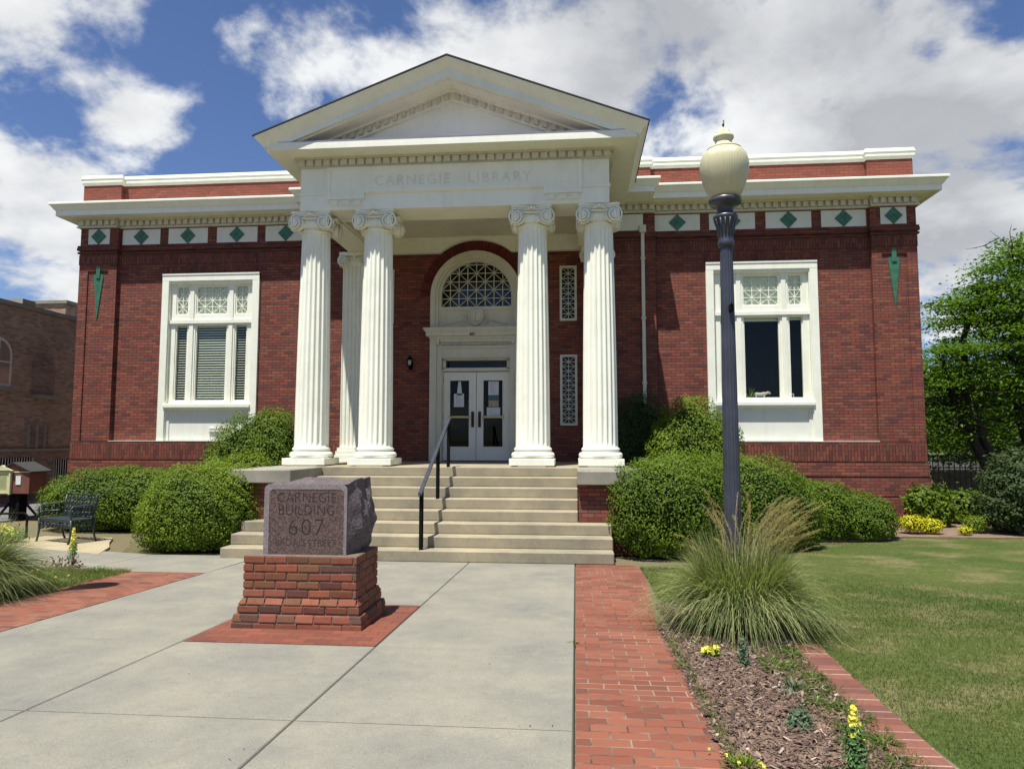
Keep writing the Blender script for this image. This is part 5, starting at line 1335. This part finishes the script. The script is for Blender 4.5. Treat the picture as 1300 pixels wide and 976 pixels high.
# ================================================================== SIGN
def pedestal():
    t = thing('brick_pedestal', 'stepped brick pedestal carrying the granite address stone', 'pedestal', (-.10,-9.82,gz(-9.82)))
    rnd = random.Random(11); m = MB(); z = .012
    X, Y = .582, .395
    pal = [(.33,.105,.055),(.29,.09,.05),(.25,.095,.05),(.20,.09,.045),(.31,.10,.06),(.19,.07,.05),(.24,.105,.05),(.15,.07,.05),(.33,.115,.065),(.28,.09,.05),(.31,.10,.055),(.30,.095,.05),(.27,.09,.048)]
    def course(hx, hy, z0, h, k, L=.2, chamfer=None):
        j = .012
        off = (k % 2)*.5*L
        def row(u0, u1, place):
            u = u0-off if off else u0; 
            while u < u1-.005:
                a, b = max(u, u0), min(u+L-j, u1); 
                if b-a > .02: m.col = rnd.choice(pal); place(a, b)
                u += L
        d = .095; e = lambda: rnd.uniform(-.003, .003)
        def brk(a, b, side):
            """one brick with slightly uneven faces; chamfer slopes the outer top edge inward"""
            s_ = chamfer or 0; z1 = z0+h-j; w = lambda: rnd.uniform(-.0035, .0035)
            if side in 'fb':
                hyy = hy; sg = -1 if side == 'f' else 1
                yo0, yo1, yi = sg*(hyy+w()), sg*(hyy-s_+w()), sg*(hyy-d-s_*.5)
                at = a+(s_ if a <= -hx+.001 else 0); bt = b-(s_ if b >= hx-.001 else 0)
                A, B = (yo0, yi) if sg < 0 else (yi, yo0); A1, B1 = (yo1, yi) if sg < 0 else (yi, yo1)
                lo = [(a,A,z0+w()*.5),(b,A,z0+w()*.5),(b,B,z0),(a,B,z0)]; hi = [(at,A1,z1+w()),(bt,A1,z1+w()),(bt,B1,z1),(at,B1,z1)]
            else:
                sg = -1 if side == 'l' else 1
                xo0, xo1, xi = sg*(hx+w()), sg*(hx-s_+w()), sg*(hx-d-s_*.5)
                A, B = (xo0, xi) if sg < 0 else (xi, xo0); A1, B1 = (xo1, xi) if sg < 0 else (xi, xo1)
                lo = [(A,a,z0),(B,a,z0),(B,b,z0),(A,b,z0)]; hi = [(A1,a,z1),(B1,a,z1),(B1,b,z1),(A1,b,z1)]
            # soften: mid ring slightly larger than top and bottom rings
            c = .006; P0 = [Vector(p) for p in lo]; P1 = [Vector(p) for p in hi]; ce = sum(P0, Vector())/4; ct = sum(P1, Vector())/4
            ring = lambda P, cc, k, dz: [tuple(cc+(p-cc)*k+Vector((0,0,dz))) for p in P]
            kk = 1-c/.06*.5; R0 = ring(P0, ce, .955, 0); R1 = [tuple(P0[i].lerp(P1[i], .12)) for i in range(4)]; R2 = [tuple(P0[i].lerp(P1[i], .86)) for i in range(4)]; R3 = ring(P1, ct, .955, 0)
            vs = R0+R1+R2+R3; fs = [(0,3,2,1),(12,13,14,15)]
            for r_ in range(3):
                for i in range(4): n_ = (i+1) % 4; fs.append((r_*4+i, r_*4+n_, r_*4+4+n_, r_*4+4+i))
            m.add(vs, fs)
        row(-hx, hx, lambda a, b: brk(a, b, 'f')); row(-hx, hx, lambda a, b: brk(a, b, 'b'))
        row(-hy+d+j, hy-d-j, lambda a, b: brk(a, b, 'r')); row(-hy+d+j, hy-d-j, lambda a, b: brk(a, b, 'l'))
    hts = .0745
    course(X, Y, z, .06, 0); z += .06
    course(X, Y-.0, z, .072, 1, .165, .012); z += .072
    course(X-.035, Y-.035, z, .070, 0); z += .070
    course(X-.035, Y-.035, z, .064, 1, .165, .030); z += .064
    for k in range(5): course(X-.07, Y-.06, z, .0725, k % 2); z += .0725
    for a in range(2):
        for c_ in range(5):
            m.col = rnd.choice(pal); m.bbox(-.405+c_*.164, -.405+c_*.164+.152, -.215+a*.218, -.215+a*.218+.206, z-.07, z-.008+rnd.uniform(-.002, .002), .006)
    m.build('brickwork', M['clay'], t)
    m = MB(); m.box(-X+.007, X-.007, -Y+.007, Y-.007, -.02, .100); m.box(-X+.022, X-.022, -Y+.022, Y-.022, .10, .13); m.box(-X+.044, X-.044, -Y+.044, Y-.044, .13, .225); m.box(-X+.078, X-.078, -Y+.068, Y-.068, .22, z-.010); m.build('mortar', M['mortar'], t)
    return z+gz(-9.82)
ztop = pedestal()
def stone():
    t = thing('granite_sign', 'reddish granite block lettered CARNEGIE BUILDING 607 on the brick pedestal', 'sign', (-.10,-9.80,ztop-.010))
    hx, y0, y1, H = .385, -.25, .27, .625
    # rough body: subdivided box with displacement on sides, top and back
    nx, ny, nz = 26, 18, 22; rng = np.random.default_rng(4)
    def disp(x, y, z):
        return (math.sin(x*17+y*11+z*5)*.4+math.sin(z*23-y*19)*.35+math.sin(x*41+z*37+y*29)*.2+math.sin(y*67+z*53)*.12)
    m = MB(); V = {}; vs = []
    def vid(i, j, k):
        if (i, j, k) in V: return V[i, j, k]
        x = -hx+2*hx*i/nx; y = y0+(y1-y0)*j/ny; z = H*k/nz
        d = disp(x, y, z); f = min(1, j/4.0)           # front edge stays crisp
        if i == nx: x += f*(.045+.05*math.sin(math.pi*min(1, z/H*1.1))+.022*d)+.03*math.sin(math.pi*k/nz)*(j/ny)
        if i == 0: x -= f*(.015+.016*d); 
        if k == nz: z += f*(.012+.014*d)-(.02*math.sin(i/nx*9+1)*f)+.02*(i/nx)*f
        if j == ny: y += .03*d
        if i == 0 : x += .02*(k/nz)**3
        V[i, j, k] = len(vs); vs.append((x, y, z)); return V[i, j, k]
    fs = []
    for i in range(nx):
        for k in range(nz):
            fs.append((vid(i+1,ny,k), vid(i,ny,k), vid(i,ny,k+1), vid(i+1,ny,k+1)))
    for j in range(ny):
        for k in range(nz):
            fs.append((vid(nx,j,k), vid(nx,j+1,k), vid(nx,j+1,k+1), vid(nx,j,k+1))); fs.append((vid(0,j+1,k), vid(0,j,k), vid(0,j,k+1), vid(0,j+1,k+1)))
    for i in range(nx):
        for j in range(ny): fs.append((vid(i,j,nz), vid(i+1,j,nz), vid(i+1,j+1,nz), vid(i,j+1,nz))); fs.append((vid(i,j+1,0), vid(i+1,j+1,0), vid(i+1,j,0), vid(i,j,0)))
    m.add(vs, fs); m.build('rough_body', M['granite_rough'], t)
    def rr(x0, x1, z0, z1, r):
        P = [(x0, z0), (x1, z0)]
        for (cx, cz, a0) in ((x1-r, z1-r, 0), (x0+r, z1-r, 90)):
            for i in range(7): a = R(a0+15*i); P.append((cx+r*math.cos(a), cz+r*math.sin(a)))
        return P
    m = MB(); m.prism([rr(-hx, hx, .002, H, .05), rr(-hx+.048, hx-.028, .0021, H-.045, .04)[::-1]], y0-.004, y0+.02); m.build('margin', M['granite_border'], t)
    m = MB(); m.prism([rr(-hx+.047, hx-.027, .003, H-.044, .04)], y0-.001, y0+.02); m.build('polished_face', M['granite'], t)
    T = sub('inscription', t)
    for (s, size, z, sp, sx, off) in (('CARNEGIE', .128, .465, 1.08, .86, -.0020), ('BUILDING', .128, .352, 1.06, .88, -.0020), ('607', .215, .172, 1.12, 1.0, -.0045), ('BROAD STREET', .088, .078, 1.05, .90, -.0006)):
        text(s, size, .0006, 'lettering', M['inkfaint'] if 'STREET' in s else M['ink'], T, (.01, y0-.0016, z), offset=off, spacing=sp, sxy=(sx, 1))
stone()

# ================================================================== HANDRAIL
def handrail():
    t = thing('handrail', 'black metal handrail in the middle of the entrance steps', 'handrail', (0,-5.68,.165))
    def F(y): return y+5.68
    m = [( -5.68, 0.0, .90), (-4.42, .661, 1.56), (-3.44, 1.157, 2.04)]
    for (y, z, zt) in m:
        b = MB(); b.box(-.022, .022, F(y)-.055, F(y)-.030, z, zt-.04); b.box(-.022, .022, F(y)+.03, F(y)+.055, z, zt+.005); b.box(-.008, .008, F(y)-.03, F(y)+.03, z+.02, zt-.03); b.build('post', M['black'], t)
    b = MB(); y0, y1 = F(-5.80), F(-3.40); z0, z1 = .86, 2.055
    b.hexa([(-.027,y0,z0-.05),(.027,y0,z0-.05),(.027,y1,z1-.045),(-.027,y1,z1-.045),(-.027,y0,z0-.008),(.027,y0,z0-.008),(.027,y1,z1),(-.027,y1,z1)])
    b.box(-.027, .027, y1-.004, y1+.10, z1-.045, z1); b.build('rail', M['lampblue'], t)
handrail()

# ================================================================== LAMPS
def lamp(label, x, y):
    t = thing('street_lamp', label, 'lamp post', (x, y, gz(y)-.01), group='globe street lamps'); g0 = gz(y)-.01
    Z = lambda z: z-g0
    m = MB(); m.lathe(0, 0, [(.18,0),(.18,.04),(.15,.07),(.135,.16),(.11,.22),(.10,.28),(.092,.30)], 24); m.build('base', M['lampblue'], t)
    m = MB(); zs = [.58, 2.2, Z(2.6), Z(3.73)]; 
    # fluted shaft
    N = 16*6; vs = []; fs = []; zz = [.28+i*(Z(3.73)-.28)/10 for i in range(11)]
    for z in zz:
        q = (z-.28)/(Z(3.73)-.28); r = .087-.027*q
        for i in range(N):
            a = 2*math.pi*i/N; tt = (i % 6)/6; vs.append(((r-.007*math.sin(math.pi*tt))*math.cos(a), (r-.007*math.sin(math.pi*tt))*math.sin(a), z))
    for j in range(10):
        for i in range(N):
            k = (i+1) % N; fs.append((j*N+i, j*N+k, (j+1)*N+k, (j+1)*N+i))
    m.add(vs, fs, True); m.build('shaft', M['lampblue'], t)
    m = MB(); m.lathe(0, 0, [(.060,Z(3.66)),(.074,Z(3.68)),(.078,Z(3.72)),(.066,Z(3.75)),(.074,Z(3.79)),(.085,Z(3.87)),(.104,Z(3.93)),(.118,Z(3.955)),(.118,Z(3.975)),(.085,Z(3.99)),(.078,Z(4.04)),(.095,Z(4.075)),(.145,Z(4.09)),(.157,Z(4.115)),(.155,Z(4.14)),(.13,Z(4.155))], 28)
    for i in range(14):
        a = 2*math.pi*i/14; m.tube([(.068*math.cos(a), .068*math.sin(a), Z(3.77)), (.084*math.cos(a), .084*math.sin(a), Z(3.87)), (.108*math.cos(a), .108*math.sin(a), Z(3.94))], .009, 5)
    m.build('capital', M['lampblue'], t)
    m = MB(); m.lathe(0, 0, [(.130,Z(4.15)),(.150,Z(4.18)),(.182,Z(4.245)),(.212,Z(4.33)),(.230,Z(4.41)),(.235,Z(4.465)),(.231,Z(4.52)),(.217,Z(4.57)),(.192,Z(4.61)),(.165,Z(4.632))], 40); m.build('globe', M['globe'], t)
    m = MB(); m.lathe(0, 0, [(.163,Z(4.63)),(.168,Z(4.642)),(.155,Z(4.652)),(.115,Z(4.668)),(.084,Z(4.695)),(.078,Z(4.73)),(.098,Z(4.755)),(.098,Z(4.775)),(.07,Z(4.795)),(.056,Z(4.83)),(.032,Z(4.86)),(.004,Z(4.87))], 32); m.build('globe_cap', M['globe'], t)
    m = MB(); m.tube([(0,0,Z(4.865)),(0.005,0,Z(4.945))], .007, 6); m.tube([(0,0,Z(4.89)),(0.0,0,Z(4.905))], .013, 6); m.build('finial', M['bronze'], t)
    m = MB(); m.bbox(-.005, .035, -.105, -.055, Z(3.02), Z(3.09), .006); m.tube([(.012,-.10,Z(3.08)),(.012,-.125,Z(3.10)),(.02,-.125,Z(3.06))], .006, 6); m.build('outlet_box', M['black'], t)
    return t
lamp('dark blue fluted lamp post with cream globe rising from the fountain grass', 3.80, -9.40)
lamp('lamp post beyond the left edge whose globe shades the left brick border', -4.02, -9.75)

# ================================================================== BENCH
def bench():
    t = thing('garden_bench', 'ornate dark green cast iron bench on the pale concrete pad', 'bench', (-6.72,-4.33,.012), R(-21.5))
    W_, D_ = .45, .21       # half width, half depth; local -y is the front
    rnd = random.Random(9)
    def scroll(m, o, u, w, s, flip=1):
        o, u, w = Vector(o), Vector(u), Vector(w); P = []
        for k in range(15):
            q = k/14; a = q*math.pi*2.1; r = s*(1-q*.75); P.append(o+u*(r*math.cos(a))*flip+w*(r*math.sin(a)))
        m.tube(P, .0115, 5)
    def panel(m, o, u, w, a, b, nx, nz):
        """openwork panel of scrolls a x b metres"""
        o, u, w = Vector(o), Vector(u), Vector(w)
        for i in range(nx):
            for k in range(nz):
                c = o+u*(a*(i+.5)/nx)+w*(b*(k+.5)/nz); s = min(a/nx, b/nz)*.46
                scroll(m, c, u, w, s, 1 if (i+k) % 2 else -1); m.tube([c-u*s*1.05-w*s*.7, c-w*s*.1, c+u*s*1.05+w*s*.8], .0105, 5)
    m = MB()
    for k in range(7): m.bbox(-W_, W_, -D_+k*.07, -D_+k*.07+.048, .395, .412, .003)
    m.bbox(-W_, W_, -D_-.012, -D_+.004, .36, .415, .003); panel(m, (-W_,-D_,.22), (1,0,0), (0,0,1), 2*W_, .15, 9, 1)
    m.build('seat', M['benchm'], t)
    m = MB(); u = (1,0,0); w = Vector((0,.22,1)).normalized(); o = (-W_, D_-.02, .43)
    panel(m, o, u, w, 2*W_, .36, 9, 4)
    P = [(-W_, D_-.02, .42), (-W_, D_+.05, .80)]; m.tube(P, .016, 6); m.tube([(W_, D_-.02, .42), (W_, D_+.05, .80), (W_+.02, D_+.07, .84)], .016, 6)
    top = [(-W_+2*W_*i/24, D_+.055+.006*math.sin(i), .80+.022*abs(math.sin(i*math.pi/6))) for i in range(25)]; m.tube(top, .014, 6); m.tube([(-W_, D_-.02, .43), (W_, D_-.02, .43)], .013, 6); m.tube([(-W_, D_+.02, .62), (W_, D_+.02, .62)], .009, 6)
    m.build('backrest', M['benchm'], t)
    for s in (-1, 1):
        m = MB(); x = s*(W_+.01)
        m.tube([(x,-D_+.0,.40),(x,-D_-.01,.60),(x,-D_+.03,.635),(x,D_-.05,.645),(x,D_+.03,.66)], .016, 6); panel(m, (x,-D_+.02,.43), (0,1,0), (0,0,1), 2*D_-.04, .19, 4, 2); panel(m, (x,-D_+.02,.20), (0,1,0), (0,0,1), 2*D_-.04, .18, 4, 2)
        m.build('armrest', M['benchm'], t)
        for (y, dy) in ((-D_, -.03), (D_, .05)):
            m = MB(); m.tube([(x,y,.41),(x,y-dy*.3,.22),(x,y+dy*.2,.10),(x,y+dy,.0)], [.022,.020,.015,.020], 7); m.build('leg', M['benchm'], t)
bench()
def rack():
    t = thing('bike_rack', 'low bent black tube rack beside the bench', 'rack', (-8.2,-4.0,0))
    m = MB(); m.tube([(-.55,0,0),(-.55,0,.40),(-.50,0,.44),(.40,.0,.46),(.45,0,.42),(.45,0,0)], .022, 8); m.build('hoop', M['black'], t)
    m = MB(); m.tube([(-.95,-.35,0),(-.95,-.35,.22),(-.9,-.35,.25),(.1,-.35,.27),(.1,-.35,0)], .018, 8); m.build('hoop', M['black'], t)
rack()

# ---- little library box on its post
def bookbox():
    t = thing('book_exchange_box', 'little red house shaped book box with cream front on a black post', 'book box', (-10.45,-1.2,0))
    red = simple('box_red', (.15,.055,.038), .7); cream = simple('box_cream', (.55,.55,.30), .6)
    m = MB(); m.box(-.33, .42, -.02, .50, .60, 1.10); m.prism([[(-.33,1.1),(.42,1.1),(.05,1.28)]], -.02, .50); m.build('box_body', red, t)
    m = MB(); 
    for sg in (0,):
        vs = [(-.40,-.08,1.10),(.05,-.08,1.31),(.05,.56,1.31),(-.40,.56,1.10),(-.40,-.08,1.075),(.05,-.08,1.285),(.05,.56,1.285),(-.40,.56,1.075)]
        m.add(vs, [(0,1,2,3),(7,6,5,4),(0,4,5,1),(3,2,6,7),(0,3,7,4)]); vs = [(.50,-.08,1.10),(.05,-.08,1.31),(.05,.56,1.31),(.50,.56,1.10),(.50,-.08,1.075),(.05,-.08,1.285),(.05,.56,1.285),(.50,.56,1.075)]
        m.add(vs, [(3,2,1,0),(4,5,6,7),(1,5,4,0),(7,6,2,3),(4,7,3,0)])
    m.build('roof', M['roof'], t)
    m = MB(); m.box(-.40, -.02, -.06, -.02, .60, 1.10); m.box(-.42, -.38, -.10, -.02, .58, 1.12); m.box(-.04, .0, -.08, -.02, .58, 1.12); m.prism([[(-.46,1.12),(.04,1.12),(-.21,1.24)]], -.10, -.02); m.box(-.46, .50, -.03, -.021, 1.075, 1.10); m.build('front_trim', cream, t)
    m = MB(); m.box(-.32, -.10, -.068, -.058, .70, 1.02); m.build('pane', M['glass'], t)
    m = MB(); m.box(.10, .22, -.035, -.018, .80, 1.0); m.build('plate', M['paper'], t)
    m = MB(); m.box(-.10, .14, .05, .29, -.02, .595); m.build('post', M['black'], t)
    m = MB(); m.tube([(.14,.15,.45),(.60,.15,.0)], .03, 6); m.tube([(-.10,.15,.45),(-.50,.15,.0)], .03, 6); m.build('brace', M['black'], t)
bookbox()

# ---- lantern beside the door, notices on the doors
def lantern():
    t = thing('wall_lantern', 'small dark wall lantern on the brick left of the door', 'lantern', (-1.55,.05,3.46))
    m = MB(); m.bbox(-.05, .05, -.02, 0, .02, .22, .006); m.tube([(0,-.02,.10),(0,-.08,.06),(0,-.12,.09)], .010, 6); m.build('bracket', M['black'], t)
    m = MB()
    for (x, y) in ((-1,-1),(1,-1),(1,1),(-1,1)): m.tube([(x*.04,-.12+y*.04,.10),(x*.055,-.12+y*.055,.25)], .005, 5)
    m.lathe(0, -.12, [(.06,.095),(.06,.105)], 8); m.lathe(0, -.12, [(.08,.25),(.075,.26),(.03,.31),(.01,.335),(.004,.35)], 8); m.build('cage', M['black'], t)
    m = MB(); m.lathe(0, -.12, [(.035,.11),(.045,.18),(.04,.24)], 12); m.build('glass_chimney', simple('frosted_glass', (.5,.5,.46), .3), t)
lantern()
def notices():
    y = .178+.012
    def sheet(name, label, pts, mat, parts=()):
        xs = [p[0] for p in pts]; zs = [p[1] for p in pts]; cx, cz = sum(xs)/len(xs), min(zs)
        t = thing(name, label, 'notice', (cx, y, cz)); m = MB(); m.prism([[(a-cx, b-cz) for a, b in pts]], -.002, .001); m.build('sheet', mat, t)
        m = MB(); w = max(xs)-min(xs); h = max(zs)-cz; k = 0
        z = h-.04
        while z > .03 and name == 'notice': m.box(-w*.34, w*.34-(k*7 % 5)*w*.07, -.0032, -.0021, z, z+.006); z -= .024; k += 1
        if k: m.build('printed_lines', M['bench_ink'], t)
        for (pn, x0, x1, z0, z1, mm) in parts:
            m = MB(); m.box(x0-cx, x1-cx, -.0034, -.0021, z0-cz, z1-cz); m.build(pn, mm, t)
    M['bench_ink'] = simple('print_grey', (.30,.31,.33), .8)
    sheet('hanging_strip', 'tapered white strip above the paper on the left door', [(-.47,2.88),(-.34,2.88),(-.372,3.20),(-.43,3.20)], M['paper'])
    sheet('notice', 'white paper on the left door below the tapered strip', [(-.535,2.60),(-.295,2.60),(-.295,2.915),(-.535,2.915)], M['paper'])
    sheet('notice', 'tall white paper at the top of the right door', [(.285,2.88),(.53,2.88),(.53,3.20),(.285,3.20)], M['paper'])
    sheet('poster', 'teal and tan poster in the middle of the right door', [(.29,2.60),(.53,2.60),(.53,2.875),(.29,2.875)], M['tan'], [('teal_panel', .295, .525, 2.75, 2.87, M['teal'])])
    sheet('notice', 'wide white paper just above the push bar of the right door', [(.25,2.385),(.565,2.385),(.565,2.585),(.25,2.585)], M['paper'])
notices()

# ---- things on the sill inside the dark window
def sill_things():
    t = thing('animal_figurine', 'small white standing animal figurine inside the dark window', 'figurine', (6.62,.52,2.76))
    bone = simple('figurine_white', (.62,.58,.48), .5); m = MB()
    m.tube([(-.13,0,.115),(-.10,0,.125),(0,0,.12),(.09,0,.135),(.13,0,.14),(.165,0,.165),(.20,0,.155),(.235,0,.14)], [.02,.042,.040,.045,.032,.026,.026,.014], 10)
    for (x, y) in ((-.10,-.022),(-.085,.022),(.08,-.022),(.10,.022)): m.tube([(x,y,.11),(x-.008,y,.05),(x,y,.0)], [.018,.010,.012], 7)
    m.tube([(-.14,0,.125),(-.165,0,.09),(-.16,0,.04)], [.008,.006,.005], 6); m.tube([(.175,-.02,.18),(.17,-.04,.195)], [.008,.003], 5); m.tube([(.175,.02,.18),(.17,.04,.195)], [.008,.003], 5)
    m.build('body', bone, t)
    m = MB(); m.bbox(-.15, .15, -.05, .05, -.015, .0, .003); m.build('plinth', bone, t)
    m = MB(); m.box(5.5, 7.7, .36, .75, 2.70, 2.745); m.build('window_board', M['white'], LIB)
    rosette('house_plant', 'spiky green house plant behind the dark window', (6.35,.42,2.745), 46, .36, .010, M['tree'], 91, spread=.03, up=.95, droop=.3)
    t = thing('window_sign', 'small square sign in the corner of the dark window', 'sign', (7.27,.36,2.76)); m = MB(); m.box(-.06, .06, 0, .004, 0, .13); m.build('plate', M['paper'], t); m = MB(); m.box(-.035, .035, -.002, -.0005, .03, .10); m.build('printed_mark', M['ink'], t)
sill_things()

# ---- iron fence
def fence():
    t = thing('iron_fence', 'black iron picket fence running right from the library corner', 'fence', (10.05,.84,0))
    b = MB(); 
    for k in range(34): x = .12+k*.118; b.box(x-.008, x+.008, -.008, .008, .06, 1.36)
    b.build('pickets', M['black'], t)
    for x in (.06, 2.05, 4.05):
        b = MB(); b.box(x-.035, x+.035, -.035, .035, 0, 1.45); b.lathe(x, 0, [(.04,1.45),(.05,1.47),(.02,1.5),(.003,1.53)], 8); b.build('post', M['black'], t)
    for z in (.14, 1.18, 1.34):
        b = MB(); b.box(.06, 4.05, -.014, .014, z, z+.028); b.build('rail', M['black'], t)
fence()

# ---- neighbour buildings
def neighbours():
    t = thing('brown_brick_building', 'brown brick building across the lane on the left', 'building', (-14,0,0))
    def yz(m, y0, y1, z0, z1, x0, x1): m.box(x0, x1, y0, y1, z0, z1)
    m = MB(); rot = []
    # facade plane x=0 (faces +x); upper wall with window openings
    ops = [(1.15,2.75,3.2,4.45)]
    m.box(-6, 0, -22, 5.35, 1.55, 5.72); m.build('upper_wall', M['neigh'], t)
    m = MB(); m.box(-6, -.0, -22, 5.35, 5.62, 5.80) if False else None
    m = MB(); m.box(-6, .06, -22, 5.35, -.3, 1.50); m.build('lower_wall', M['neighlow'], t)
    m = MB(); m.box(-6, .09, -22, 5.40, 1.50, 1.56); m.box(-6, .05, -22, 5.39, 5.72, 5.84); m.box(-6, .06, 2.9, 3.4, 5.84, 5.99); m.build('coping', M['cap'], t)
    def archwin(yc, w, z0, z1, blank):
        q = sub('arched_window', t); m = MB(); n = 10; r = w/2
        def poly(r, zb, x0, x1, m, zc=z1-w/2):
            P = [(yc-r, zb), (yc+r, zb)]+[(yc+r*math.cos(math.pi*i/n), zc+r*math.sin(math.pi*i/n)) for i in range(n+1)]
            c = MB(); c.prism([P], x0, x1); m.add([(-b_*-1, a_, c_) for (a_, b_, c_) in c.v], c.f)
        if blank:
            mm = MB(); poly(r, z0, .0, .03, mm); mm.build('blind_arch', M['neighlow'], q)
        else:
            mm = MB(); poly(r, z0, .0, .05, mm); mm.build('window_frame', M['trim'], q); mm = MB(); poly(r*.82, z0+.08, .05, .06, mm); mm.build('pane', M['glass'], q)
            mm = MB(); mm.box(.055, .08, yc-.02, yc+.02, z0, z1-.02); mm.box(.055, .08, yc-r*.8, yc+r*.8, (z0+z1)/2-.02, (z0+z1)/2+.02); mm.build('glazing_bar', M['trim'], q)
        mm = MB(); mm.box(0, .12, yc-r-.08, yc+r+.08, z0-.12, z0); mm.build('sill', M['cap'], q)
    archwin(2.15, 1.0, 3.35, 4.75, False); archwin(3.95, .9, 3.20, 4.50, True); archwin(.2, 1.0, 3.45, 4.8, False)
    for (y0) in (3.45, 3.78, 4.10, 2.2, 1.9):
        m = MB(); m.box(0, .04, y0, y0+.14, 1.60, 2.25); m.build('slot_window', M['neighlow'], t)
        m = MB(); m.box(0, .07, y0-.045, y0-.0, 1.58, 2.30); m.build('slot_jamb', M['cap'], t)
    for (y0, y1, z0, z1) in ((4.50,5.15,.22,1.20),(2.0,3.60,.35,1.30),(-.6,.9,.35,1.3)):
        q = sub('barred_window', t); m = MB(); m.box(.05, .075, y0, y1, z0, z1); m.build('pane', M['dark'], q)
        m = MB(); m.box(.05, .12, y0-.07, y1+.07, z0-.10, z0); m.box(.05, .10, y1, y1+.05, z0, z1); m.box(.05, .10, y0-.05, y0, z0, z1); m.build('window_frame', M['cap'], q)
        m = MB(); k = y0+.05
        while k < y1: m.box(.09, .105, k, k+.018, z0, z1); k += .10
        m.build('bars', M['trim'], q)
    t = thing('tan_brick_building', 'tan building with a cream band showing over the brown one', 'building', (-22,14,0))
    m = MB(); m.box(-8, .8, 0, 9, 0, 7.0); m.box(-8, .8, 0, 9, 7.62, 8.15); m.build('wall', M['neigh'], t)
    m = MB(); m.box(-8, .78, .02, 9, 7.0, 7.62); m.build('cream_band', simple('cream_band', (.62,.56,.33), .7), t)
    m = MB(); m.box(-8.1, .9, -.08, 9, 8.15, 8.3); m.build('coping', M['cap'], t)
    # behind the fence: grey building, low brown wall
    t = thing('grey_building', 'pale grey building glimpsed between the trunks behind the fence', 'building', (24,26,0))
    gw = simple('grey_wall', (.13,.13,.13), .9, 0, .15, 2); m = MB(); m.box(-5, 18, 0, 8, 0, 5.2); m.build('wall', gw, t)
    for k in range(9):
        q = sub('window', t); m = MB(); m.box(-4+k*2.4, -2.9+k*2.4, -.02, .03, 1.2, 2.8); m.build('pane', M['glass'], q); m = MB(); m.box(-4.1+k*2.4, -2.8+k*2.4, -.06, .0, 1.05, 1.2); m.build('sill', M['cap'], q)
    m = MB(); m.box(-5.2, 18.2, -.2, 8, 5.2, 5.5); m.build('cornice', M['trim'], t)
    t = thing('retaining_wall', 'low reddish brown retaining wall at the back of the lawn', 'wall', (13,9.5,0)); m = MB(); m.box(-2.5, 12, 0, .3, 0, .75); m.build('wall', M['neighlow'], t); m = MB(); m.box(-2.55, 12.05, -.04, .34, .75, .82); m.build('coping', M['cap'], t)
neighbours()

def litter():
    rnd = random.Random(77); rng = np.random.default_rng(77); n = 260
    x = rng.uniform(-3.4, 3.1, n); y = rng.uniform(-13.8, -5.9, n); k = ~((x > -.85) & (x < .65) & (y > -10.3) & (y < -9.3)); x, y = x[k], y[k]; n = len(x)
    z = np.maximum(0, SL*(YS-y))+.009; C = np.stack([x, y, z], 1); v, f = leaf_quads(C, np.tile([0, 0, 1.], (n, 1))+rng.normal(size=(n, 3))*.2, .0065, rng, .1, .5)
    pal = np.array([(.05,.035,.025),(.10,.07,.04),(.16,.13,.07)]); tag(np_mesh('leaf_litter', v, f, M['mulch'], None, pal[rng.choice(3, n)]), kind='stuff')
litter()
